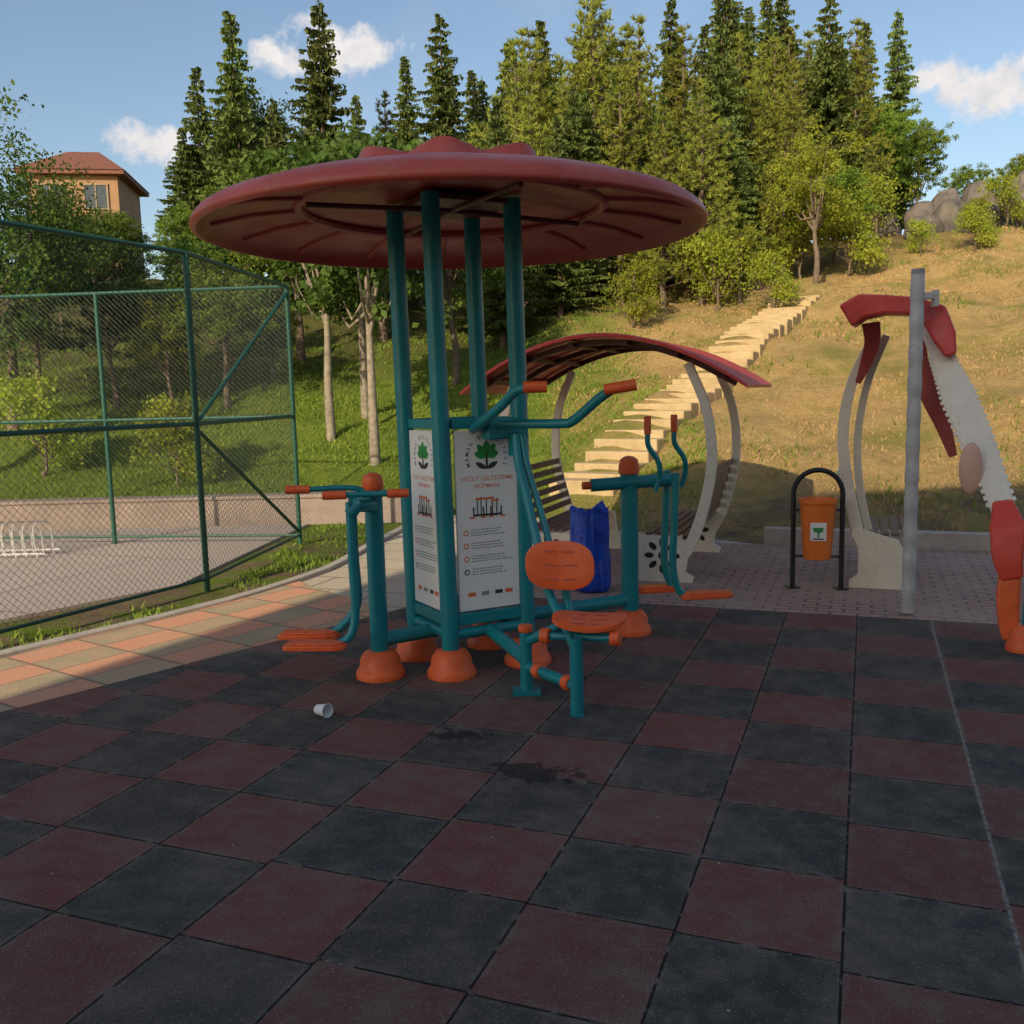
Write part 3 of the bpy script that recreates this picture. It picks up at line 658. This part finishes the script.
# ------------------------------------------------------------ litter bin
bx,by=2.60,7.84
bn=empty('litter_bin',(bx,by,-.02),'orange litter bin with tree sticker hung in black hoop frame','litter bin')
X=Vector((.96,-.26,0)); Y=Vector((.26,.96,0)); c=Vector((bx,by,-.02))
pts=[c-X*.2,c-X*.2+UP*.82]+[c+UP*.82+X*(-.2*math.cos(t))+UP*.2*math.sin(t) for t in np.linspace(.2,math.pi-.2,12)]+[c+X*.2+UP*.82,c+X*.2]
MB().tube(pts,.022,12).tube([c-X*.2+UP*.28,c+X*.2+UP*.28],.012,8).box(c-X*.2+UP*.006,(.1,.1,.012)).box(c+X*.2+UP*.006,(.1,.1,.012)).finish('hoop_frame','black',bn)
b0=c+UP*.26
bk=MB().lathe([(.105,0),(.115,.005),(.148,.48),(.160,.485),(.160,.515),(.150,.515),(.140,.49),(.10,.03),(.001,.03)],b0,28).finish('bucket','orange_bin',bn)
fn=(-Y); q=b0+UP*.25+fn*.134
mb=MB(); tilt=(UP+fn*.065).normalized(); mb.box(q,(.13,.012,.155),X,Y,tilt,0); mb.finish('sticker','white',bk,smooth=False)
mb=MB(); o=q+fn*.0075; tree_logo(mb,o+UP*.012,X,.095,0); mb.box(o-UP*.06,(.09,.002,.010),X,Y,UP,1); mb.finish('sticker_print',['ink_g','ink'],bk,smooth=False)
MB().tube([b0+X*.15+UP*.42,b0+X*.2+UP*.42],.012,8).finish('pivot','black',bn)
MB().tube([b0-X*.15+UP*.42,b0-X*.2+UP*.42],.012,8).finish('pivot','black',bn)

# ------------------------------------------------------------ blue bag, cup
mb=MB(); v=[];fa=[]; n=72; prof=[(.02,0),(.12,.005),(.16,.05),(.17,.18),(.165,.34),(.16,.48),(.155,.60),(.15,.68),(.155,.72),(.14,.715),(.02,.66)]
P=cat([Vector((r,0,z)) for r,z in prof],6)
for p in P:
    for j in range(n):
        a=2*math.pi*j/n; q=Vector((math.cos(a)*1.2,math.sin(a)*1.2,p.z*1.6))
        w_=1+.20*mnoise.noise(q*1.2)+.06*math.sin(6*a+3*p.z+2*mnoise.noise(q))+.05*math.sin(11*a-4*p.z+3*mnoise.noise(q*2))
        zz=p.z+(.07*mnoise.noise(q*1.6+Vector((5,0,0)))+.02*math.sin(a*3)) *(p.z/.74)
        v.append((.70-.05*p.z+p.x*w_*math.cos(a),7.95+p.x*w_*math.sin(a)*.8,max(zz,0)-.02))
for i in range(len(P)-1):
    for j in range(n): fa.append((i*n+j,i*n+(j+1)%n,(i+1)*n+(j+1)%n,(i+1)*n+j))
mb.add(v,fa); o=mb.finish('rubbish_bag','blue',ang=80); tag(o,'folded blue plastic rubbish bag standing behind the exercise station','rubbish bag')
mb=MB(); mb.lathe([(.026,0),(.027,.002),(.036,.082),(.039,.084),(.036,.086),(.033,.08),(.025,.006),(.001,.006)],(-1.08,4.87,.030),20,ax=(.75,-.6,.10)); o=mb.finish('paper_cup','paper'); tag(o,'white disposable cup lying on the rubber floor','cup')

# ------------------------------------------------------------ fence
fe=empty('chain_link_fence',(-2.86,8.53,-.04),'tall green chain link fence with diagonal braces around the court','fence')
Pa=Vector((-2.59,11.2,0)); Pb=Vector((-2.86,8.53,0)); Pd=Vector((-4.6,5.0,0)); Pe=Vector((-4.95,11.45,0)); Pf=Vector((-8.0,11.75,0)); Pg=Vector((-12,12.1,0))
zt=3.02
for p in (Pa,Pb,Pd,Pe,Pf,Pg): MB().tube([p+UP*-.05,p+UP*zt],.028,10).finish('post','fence',fe)
def run(p,q,zt2=zt,midz=1.5):
    dr=(q-p).normalized(); L=(q-p).length
    for z in (.06,midz,zt2): MB().tube([p+UP*z,q+UP*z],.021 if z>.1 else .015,8).finish('rail','fence',fe)
    mb=MB(); pit=.066; n_=UP.cross(dr)*.0015
    for sg in (1,-1):
        k=-zt2 if sg>0 else 0; k=math.floor(k/pit)*pit
        while k<L+zt2:
            z0,z1=.04,zt2
            s0=k+sg*z0; s1=k+sg*z1
            if sg>0:
                if s0<0: z0=-k; 
                if s1>L: z1=L-k
            else:
                if s0>L: z0=k-L
                if s1<0: z1=k
            if z1>z0+.02:
                a=p+dr*(k+sg*z0)+UP*z0+n_*sg; b=p+dr*(k+sg*z1)+UP*z1+n_*sg; mb.tube([a,b],.0018,3)
            k+=pit
    mb.finish('wire_mesh','wire',fe,smooth=False)
run(Pa,Pb); run(Pb,Pd); run(Pa,Pe); run(Pe,Pf); run(Pf,Pg)
MB().tube([Pb+UP*1.5,Pa+UP*2.95],.02,8).finish('brace','fence',fe)
MB().tube([Pb+UP*1.45,Pa+UP*.1],.02,8).finish('brace','fence',fe)
br=empty('bicycle_rack',(-5.9,10.6,-.03),'low white wire bicycle rack standing on the court','bicycle rack')
mb=MB()
for i in range(9):
    x=-6.4+.12*i; mb.tube([(x,10.5,-.02),(x-.02,10.5,.3),(x+.02,10.6,.38),(x+.05,10.75,.3),(x+.05,10.8,-.02)],.008,6,smooth=4)
mb.tube([(-6.45,10.5,.02),(-5.35,10.5,.02)],.012,6); mb.tube([(-6.45,10.8,.02),(-5.3,10.8,.02)],.012,6)
mb.finish('hoops','pole',br)

# ------------------------------------------------------------ stairs
mb=MB(); s0=Vector((1.0,13.3,0)); s1=Vector((7.3,23.6,0)); dr=(s1-s0).normalized(); sd=Vector((dr.y,-dr.x,0)); L=(s1-s0).length; ns=32
Hs=[float(H(*(s0+dr*(L*i/ns)).xy)) for i in range(ns)]
Hs=np.convolve(np.pad(Hs,2,'edge'),np.ones(5)/5,'valid')
for i in range(ns):
    p=s0+dr*(L*(i+.5)/ns); z=Hs[i]+.095
    j=random.uniform(-.012,.012); ya=random.uniform(-.015,.015); d2=(dr+sd*ya).normalized(); s2_=Vector((d2.y,-d2.x,0))
    mb.box(p+UP*(z-.2+j)+sd*random.uniform(-.03,.03),(L/ns-.012,1.08+random.uniform(-.06,.06),.4),d2,s2_,UP)
o=mb.finish('stone_staircase','stone',smooth=False,bevel=.02); tag(o,'weathered narrow stone steps climbing the dry grassy hillside','staircase')

# ------------------------------------------------------------ trees
def tri_obj(name,V,mt):
    V=np.asarray(V).reshape(-1,3); n=len(V)//3
    me=bpy.data.meshes.new(name); me.vertices.add(n*3); me.vertices.foreach_set('co',V.ravel())
    me.loops.add(n*3); me.loops.foreach_set('vertex_index',np.arange(n*3,dtype=np.int32))
    me.polygons.add(n); me.polygons.foreach_set('loop_start',np.arange(0,n*3,3,dtype=np.int32))
    me.materials.append(M[mt]); me.update(calc_edges=True); return me
def trunk_mesh(mb,mt):
    o=mb.finish('trunk',mt,center=False); me=o.data; bpy.data.objects.remove(o); return me
def rnd(a,b): return random.uniform(a,b)
def spruce(seed,Hh=10.,R=1.7,dens=1.,mt='spruce',t0=.08):
    random.seed(seed); T=[]; mb=MB(); mb.tube([(0,0,-.3),(0.03,0,Hh*.5),(0,0,Hh*.98)],[.15,.09,.015],8)
    t=t0
    while t<.985:
        z0=Hh*t; Lb=R*(1-t)**.8+.06; nb=max(4,int((7 if t<.8 else 5)*dens))
        a0=rnd(0,6.28)
        for i in range(nb):
            a=a0+6.283*i/nb+rnd(-.4,.4); L=Lb*rnd(.45,1.25); cx,sx=math.cos(a),math.sin(a)
            dz=rnd(-.12,.12); P=lambda s:(cx*s*L,sx*s*L,z0+dz+ .22*s*L-.38*s*s*L+ (.2*L*s**3))
            if L>.5: mb.tube([P(0),P(.5),P(.9)],[.018,.005],3)
            ns=max(4,int(L/.10))
            for k in range(ns):
                s=(k+.6)/ns; p=P(s)
                for sg in (-1,1):
                    l=(.26*L*(1.05-s)+.13)*rnd(.6,1.3); b=a+sg*rnd(.5,1.2); e=(p[0]+math.cos(b)*l,p[1]+math.sin(b)*l,p[2]+l*rnd(-.5,.15))
                    w=.040+.025*rnd(0,1); ox,oy=-math.sin(b)*w,math.cos(b)*w
                    T+=[(p[0]-ox,p[1]-oy,p[2]-.02),(p[0]+ox,p[1]+oy,p[2]+.02),e]
                    T+=[(p[0],p[1],p[2]+.04),((p[0]+e[0])/2,(p[1]+e[1])/2,(p[2]+e[2])/2-.15*rnd(.5,1.3)),e]
            e=P(1.08); T+=[(P(.8)[0]-sx*.04,P(.8)[1]+cx*.04,P(.8)[2]),(P(.8)[0]+sx*.04,P(.8)[1]-cx*.04,P(.8)[2]),e]
        t+=.021+.012*(1-t)*rnd(.7,1.3)
    for k in range(10):
        a=rnd(0,6.28); z=Hh*rnd(.94,1.0); T+=[(0,0,z-.05),(.03,0,z-.02),(math.cos(a)*.12,math.sin(a)*.12,z+.1)]
    return trunk_mesh(mb,'bark'),tri_obj('crown',T,mt)
def pine(seed,Hh=9.,R=2.1,mt='pine',bare=.12,pw=.8):
    random.seed(seed); T=[]; mb=MB(); bx_=rnd(-.15,.15); tr=[(0,0,-.3),(bx_*.4,.05,Hh*.35),(bx_,-.05,Hh*.7),(bx_*.7,0,Hh*.99)]
    mb.tube(tr,[.14,.015],8,smooth=4); TP=cat(tr,8)
    def at(t): return TP[min(len(TP)-1,int(t*(len(TP)-1)))]
    t=bare
    while t<1.0:
        nb=6 if t<.85 else 4; a0=rnd(0,6.28); Lb=R*max(0,(1-t))**pw*1.1+.10
        for i in range(nb):
            a=a0+6.283*i/nb+rnd(-.4,.4); L=Lb*rnd(.5,1.2); b0=at(t); zz=Hh*t
            P=lambda s:Vector((b0.x+math.cos(a)*s*L,b0.y+math.sin(a)*s*L,zz+.12*s*L+.34*s*s*L))
            if L>.4: mb.tube([P(0),P(.5),P(.95)],[.025,.006],4)
            nt_=max(2,int(L*6.5))
            for k in range(nt_):
                s=.3+.75*(k+rnd(0,1))/nt_; c_=P(s)+Vector((rnd(-.22,.22),rnd(-.22,.22),rnd(-.08,.2)))*(.3+.6*L/R)
                for q in range(13):
                    dv=Vector((rnd(-1,1),rnd(-1,1),rnd(-.1,1.9))).normalized(); l=rnd(.14,.30); sdv=dv.cross(Vector((rnd(-1,1),rnd(-1,1),rnd(-1,1)))).normalized()*.030
                    T+=[c_-sdv,c_+sdv,c_+dv*l]
        t+=rnd(.030,.048)
    return trunk_mesh(mb,'bark'),tri_obj('crown',[tuple(x) for x in T],mt)
def broad(seed,Hh=6.,R=2.0,mt='leaf',bark='bark',leaf=.085,ncl=150,per=80,bare=.32,tr=.11):
    random.seed(seed); T=[]; mb=MB(); top=Vector((rnd(-.3,.3),rnd(-.2,.2),Hh*.85)); fk=Vector((rnd(-.1,.1),0,Hh*bare))
    mb.tube([(0,0,-.3),(.02+rnd(-.08,.08),rnd(-.05,.05),Hh*bare*.5),fk,fk*.4+top*.6,top],[tr*1.25,tr*.02+.02],10,smooth=4)
    cz=Hh*(bare+1)/2+.1; rz_=Hh*(1-bare)/2
    lobes=[(Vector((rnd(-.55,.55)*R,rnd(-.55,.55)*R,cz+rnd(-.6,.6)*rz_)),rnd(.36,.56)) for _ in range(10)]+[(Vector((0,0,cz+.4*rz_)),.55)]
    for c_,r in lobes:
        mid=(fk+c_)/2+Vector((0,0,-.1)); mb.tube([fk.lerp(top,rnd(0,.4)),mid,c_],[tr*.5,.012],6)
    for k in range(ncl):
        c0,r=random.choice(lobes); dv=Vector((random.gauss(0,1),random.gauss(0,1),random.gauss(0,1))).normalized()
        q=c0+Vector((dv.x*R*r,dv.y*R*r,dv.z*rz_*r*.95))*rnd(.35,1.12)
        if k%3==0: mb.tube([c0,q],[.012,.004],3)
        cr=rnd(.14,.34)
        for j in range(per):
            p=q+Vector((random.gauss(0,1),random.gauss(0,1),random.gauss(0,.7)))*cr*.62
            n=Vector((rnd(-1,1),rnd(-1,1),rnd(-.3,1))).normalized(); x=n.cross(Vector((rnd(-1,1),rnd(-1,1),rnd(-1,1)))).normalized(); y=n.cross(x)
            l=leaf*rnd(.6,1.3); w2=l*.42
            a_,b_,c_,d_=p-x*l*.6,p+y*w2,p+x*l*.7-Vector((0,0,l*.2)),p-y*w2
            T+=[a_,b_,c_,a_,c_,d_]
    return trunk_mesh(mb,bark),tri_obj('crown',[tuple(x) for x in T],mt)
K={'spruceA':spruce(1,10,1.9),'spruceB':spruce(2,10,1.55,1.),'spruceC':spruce(3,10,2.3,1.1),
   'pineA':pine(4),'pineB':pine(5,9,1.7,bare=.10),'pineC':pine(6,9,2.3,bare=.2,pw=.7),
   'leafA':broad(7),'leafB':broad(8,6,2.2,'leafd',ncl=160),'leafY':broad(9,6,2.2,'leafy',ncl=140,per=65),
   'leafG':broad(17,9,3.2,'leaf',ncl=280,per=75,leaf=.11,bare=.2,tr=.15),
   'near':broad(10,6,1.7,'leafd','barkpale',.12,130,48,.36,.085),'acacia':broad(11,6,2.4,'leafd','bark',.055,170,80,.25),'shrub':broad(12,2.2,1.1,'leafy',leaf=.07,ncl=60,per=55,bare=.08,tr=.03)}
base={'spruceA':10,'spruceB':10,'spruceC':10,'pineA':9,'pineB':9,'pineC':9,'leafA':6,'leafB':6,'leafY':6,'leafG':9,'near':6,'acacia':6,'shrub':2.2}
info={'spruce':('spruce_tree','tall slender green spruce standing on the wooded hillside','spruce tree','spruces on the hillside'),
 'pine':('pine_tree','sunlit pine with tufted needles on the wooded hillside','pine tree','pines on the hillside'),
 'leafA':('leafy_tree','green broadleaf tree growing on the slope','tree','broadleaf trees on the slope'),
 'leafG':('leafy_tree','large round green broadleaf tree on the hill crest','tree','broadleaf trees on the slope'),
 'leafB':('leafy_tree','dark green broadleaf tree growing on the slope','tree','broadleaf trees on the slope'),
 'leafY':('leafy_tree','bright yellow-green leafy tree beside the stone steps','tree','broadleaf trees on the slope'),
 'near':('leafy_tree','dark large-leaved tree with pale bare trunk on grass','tree','pale-trunked trees on the grass'),
 'acacia':('leafy_tree','fine-leaved dark tree rising behind the court fence','tree','trees behind the court fence'),  # also carried by the unseen dapple tree added behind the camera
 'shrub':('shrub','bright green shrub growing on the dry hillside','shrub','shrubs on the hillside')}
def tree(kind,x,y,top=None,h=None,wid=1.):
    z=float(H(x,y)); 
    if h is None: h=top-z
    s=h/base[kind]
    nm,lb,ct,gp=info.get(kind) or info[kind[:-1]]
    e=empty(nm,(x,y,z-.02),lb,ct,random.uniform(0,6.28),gp); e.scale=(s*wid,s*wid,s)
    for me,n in zip(K[kind],('trunk','crown')):
        o=bpy.data.objects.new(n,me); COL.objects.link(o); o.parent=e
def T_(kind,rx,rzz,Y,wid=1.): tree(kind,rx*Y,Y,top=1.7+rzz*Y,wid=wid)
random.seed(21)
for a in [('spruceB',-.274,.393,33,1.15),('spruceA',-.184,.402,31,1.1),('spruceB',-.312,.341,36,1.15),('spruceC',-.061,.386,33,.95),('spruceB',-.098,.345,37,1.1),
 ('spruceA',.008,.36,35,1.),('spruceB',.045,.337,32,1.2),('pineA',.092,.41,29,.9),('pineB',.142,.378,28,1.),('spruceA',.228,.418,31,1.),('pineB',.185,.368,29,1.1),
 ('pineA',.265,.345,31,.9),('pineB',.336,.34,33,1.),('spruceA',.405,.38,38,.9),('pineA',.30,.33,30,.9),('leafG',.385,.29,35,.9),('leafG',.43,.27,37,.85),
 ('leafG',.48,.225,46,.9),('leafG',.54,.235,44,.9),('leafY',.57,.215,40,1.3),('leafY',.325,.265,24,1.0),('leafA',.345,.235,27,1.2),
 ('pineB',.12,.33,26,1.1),('spruceA',.20,.32,26.5,1.1),('pineA',.07,.30,27,1.1),('pineB',.255,.31,28,1.2),('spruceC',.02,.28,28,1.1),('spruceC',-.03,.28,29,.9),
 ('pineB',.165,.29,24.5,1.1),('leafY',.245,.17,24,1.1),('spruceC',.235,.28,25.5,1.1),('spruceC',.36,.33,37,.9),('pineA',.29,.27,26,1.1),
 ('leafB',-.13,.24,26,1.2),('leafA',-.22,.235,24,1.2),('leafG',-.27,.235,28,.9),('spruceC',-.15,.31,29,.9),('leafG',-.33,.205,29,1.),('leafG',-.40,.195,31,1.),('spruceA',-.235,.31,32,.9),('pineB',-.12,.31,34,1.),('spruceB',-.03,.33,36,1.1),
 ('leafG',-.455,.200,38,1.),('leafB',-.43,.195,30,1.5),('leafB',-.405,.20,36,1.3),('leafA',-.45,.185,33,1.5),('leafA',-.17,.24,30,1.3),('pineA',-.09,.26,31,1.),
 ('acacia',-.53,.31,19,1.),('acacia',-.60,.36,16,1.),('leafG',-.47,.19,27,1.),('leafB',-.42,.13,20,1.3),('leafY',-.36,.11,20,1.1),('leafA',-.30,.16,20,1.1),('acacia',-.25,.13,22,1.2),('leafB',-.34,.17,23,1.3),('leafB',-.50,.15,21,1.2)]:
    T_(*a)
tree('near',-2.36,16.2,h=5.6); tree('near',-3.35,17.5,h=5.5); tree('near',-3.0,19.5,h=5.6); tree('leafB',-1.2,21,h=4.6)
for i in range(34):
    Y=rnd(30,40); r=rnd(.02,.38); k=random.choice(['spruceA','spruceC','pineA','pineB','spruceB','pineC'])
    tree(k,r*Y,Y,h=rnd(6.5,9.3),wid=1.05)
for i in range(12):
    Y=rnd(33,46); r=rnd(-.36,.0); tree(random.choice(['spruceC','leafB','pineA','spruceA']),r*Y,Y,h=rnd(5,7.5),wid=1.1)
for i in range(18):
    Y=rnd(24.5,29.5); r=rnd(-.06,.27); tree(random.choice(['pineA','spruceC','pineB','spruceA']),r*Y,Y,h=rnd(5,7.5),wid=1.1)
for x,y,h_ in ((6.3,22.5,1.5),(13.3,27,1.4),(15.2,29.0,1.6),(9.2,25.5,2.2),(8.0,26,2.3),(5.2,23.5,2.0),(3.0,22.5,1.6),(12,31,2.2),(18,33,2.5),(11.3,26,1.0),(14.2,28.8,1.2),(16.4,28.6,1.5),(-5.6,15.6,1.6),(-8,16,1.8)):
    tree('shrub',x,y,h=h_)
tree('acacia',-12.4,-6.5,h=6.8)  # unseen tree added behind the camera to dapple the sun at left

# ------------------------------------------------------------ rocks
def rock(x,y,sx,sz,seed):
    rs=np.random.RandomState(seed); mb=MB(); v=[];fa=[]; n=22;m=14
    ph=rs.rand(8)*6.28
    for i in range(m+1):
        t=min(max(math.pi*i/m,.03),math.pi-.03)
        for j in range(n):
            a=2*math.pi*j/n; dx,dy,dz=math.sin(t)*math.cos(a),math.sin(t)*math.sin(a),-math.cos(t)
            r=1+.18*math.sin(3*dx+ph[0]+2*dz)+.14*math.sin(4*dy+ph[1]-3*dz)+.08*math.sin(9*dx+ph[2])*math.sin(8*dz+ph[3])+.05*math.sin(15*dy+ph[4]+9*dz)
            r=min(r,1.12); v.append((dx*r*sx,dy*r*sx*.8,dz*r*sz))
    for i in range(m):
        for j in range(n): fa.append((i*n+j,i*n+(j+1)%n,(i+1)*n+(j+1)%n,(i+1)*n+j))
    mb.add(v,fa); o=mb.finish('boulder','rock',center=False,ang=25); o.location=(x,y,float(H(x,y))+sz*.25); o.rotation_euler=(0,0,rs.rand()*6)
    tag(o,'large weathered boulder on the crest of the dry hillside','boulder','boulders along the hill crest')
for i,(x,y,sx,sz) in enumerate(((13.4,30.6,.6,.5),(14.4,31,.7,.7),(15.3,30.7,.8,.7),(16.2,30.2,.9,.8),(17.2,29.6,.9,.9),(15.0,32.3,.8,1.1),(16.0,32.3,.9,1.3),(17.2,31.8,1.0,1.4),(18.4,30.8,1.0,1.3),(14.2,32.5,.7,.9),(12.6,31.5,.5,.5))): rock(x,y,sx,sz,i+3)

# ------------------------------------------------------------ houses
def house(x,y,z,w_,d_,h_,rh,lab,nm='house',rot=.15,wall='plaster',rows=2,cols=3,fr='winframe'):
    e=empty(nm,(x,y,z),lab,'house' if nm=='house' else 'building',rot)
    MB().box((0,0,h_/2),(w_,d_,h_)).finish('wall',wall,e,local=True,smooth=False)
    o=.5
    mb=MB(); v=[(-w_/2-o,-d_/2-o,h_),(w_/2+o,-d_/2-o,h_),(w_/2+o,d_/2+o,h_),(-w_/2-o,d_/2+o,h_),(-w_*.18,0,h_+rh),(w_*.18,0,h_+rh)]
    mb.add(v,[(0,1,5,4),(1,2,5),(2,3,4,5),(3,0,4),(3,2,1,0)]); mb.box((0,0,h_-.12),(w_+.9,d_+.9,.18))
    mb.finish('roof','tile_roof',e,local=True,smooth=False)
    for r in range(rows):
        for c in range(cols):
            for sg in (-1,1):
                X_=-w_/2+w_*(c+.5)/cols; Z_=h_*(r+.5)/rows
                MB().box((X_,sg*(d_/2+.01),Z_),(1.1,.06,1.2)).finish('window','glass',e,local=True,smooth=False)
                mb=MB(); yy=sg*(d_/2+.05)
                for dx_,dz_,a_,b_ in ((0,.64,1.3,.09),(0,-.64,1.3,.09),(-.6,0,.09,1.19),(.6,0,.09,1.19),(0,0,.06,1.19)): mb.box((X_+dx_,yy,Z_+dz_),(a_,.08,b_))
                mb.finish('window_frame',fr,e,local=True,smooth=False)
    return e
house(-23.4,54,float(H(-23.4,54))+.3,4.6,5,5.3,1.6,'ochre plastered house with brown hipped roof among trees',cols=2)
house(5.5,-13,-.06,31,9,10.3,2.0,'unseen long plastered building added behind the camera to shade the playground','unseen_shade_building',0,'facade',3,8,'white')  # made-up block out of view, sized so its shadow covers the foreground

# ------------------------------------------------------------ grass
def blades(name,n,xr,yr,mt,hmin,hmax,accept,label):
    rs=np.random.RandomState(len(name)*7)
    x=rs.uniform(*xr,n); y=yr[0]+(yr[1]-yr[0])*rs.rand(n)**1.5
    keep=(np.sin(x*2.1+1)*np.sin(y*1.7+x)+rs.normal(0,.6,n)>-.2)&accept(x,y); x=x[keep];y=y[keep]; z=H(x,y); n=len(x)
    a=rs.rand(n)*6.28; h=rs.uniform(hmin,hmax,n); wd=rs.uniform(.004,.009,n)*(1+y/14); le=rs.normal(0,.6,(n,2))*h[:,None]
    p0=np.stack([x-np.cos(a)*wd,y-np.sin(a)*wd,z-.01],1); p1=np.stack([x+np.cos(a)*wd,y+np.sin(a)*wd,z-.01],1); p2=np.stack([x+le[:,0],y+le[:,1],z+h],1)
    V=np.stack([p0,p1,p2],1).reshape(-1,3); me=tri_obj(name,V,mt); o=bpy.data.objects.new(name,me); COL.objects.link(o); o['kind']='stuff'; o['label']=label; o['category']='grass'
def st(x,y):
    u_=(x-1.0)*sd.x+(y-13.3)*sd.y; return np.abs(u_)>.45
def kb(x,y): return (x-O.x)*B.x+(y-O.y)*B.y
def hill(x,y): return (H(x,y)>-.04)&st(x,y)
blades('grass',80000,(-13,3),(13.3,27),'grass',.03,.10,lambda x,y:hill(x,y),'short green grass covering the slope')
blades('dry_grass',70000,(.5,17),(8.5,29),'drygrass',.02,.075,lambda x,y:hill(x,y)&(kb(x,y)>7.5)&(x-.08*y>-.6+np.sin(y)*.6)&(np.sin(x*.9+2)*np.sin(y*.8+x*.5)>-.35),'dry straw-coloured grass on the hillside')
blades('weeds',26000,(.5,17),(8.5,29),'grass',.04,.16,lambda x,y:hill(x,y)&(kb(x,y)>7.5)&(np.sin(x*1.1)*np.cos(y*.9+x)+.4*np.sin(x*3.1+y*2)>.35),'green weeds among dry grass on the hillside')
def strip(x,y):
    def side(p,q): return (q[0]-p[0])*(y-p[1])-(q[1]-p[1])*(x-p[0])
    return (side((-3.6,6.3),(-2.1,8.8))>.02)&(side((-5.3,5.3),(-2.86,8.4))<.0)|((y>8.7)&(y<12.9)&(x>-2.75)&(x<-1.85))&(side((-2.1,8.8),(-1.7,10.8))>0)
blades('verge_grass',26000,(-5,-1.4),(5,12.9),'grass',.03,.08,lambda x,y:strip(x,y)&(np.sin(x*5)*np.sin(y*4)>-.2),'sparse grass on the verge beside the fence')
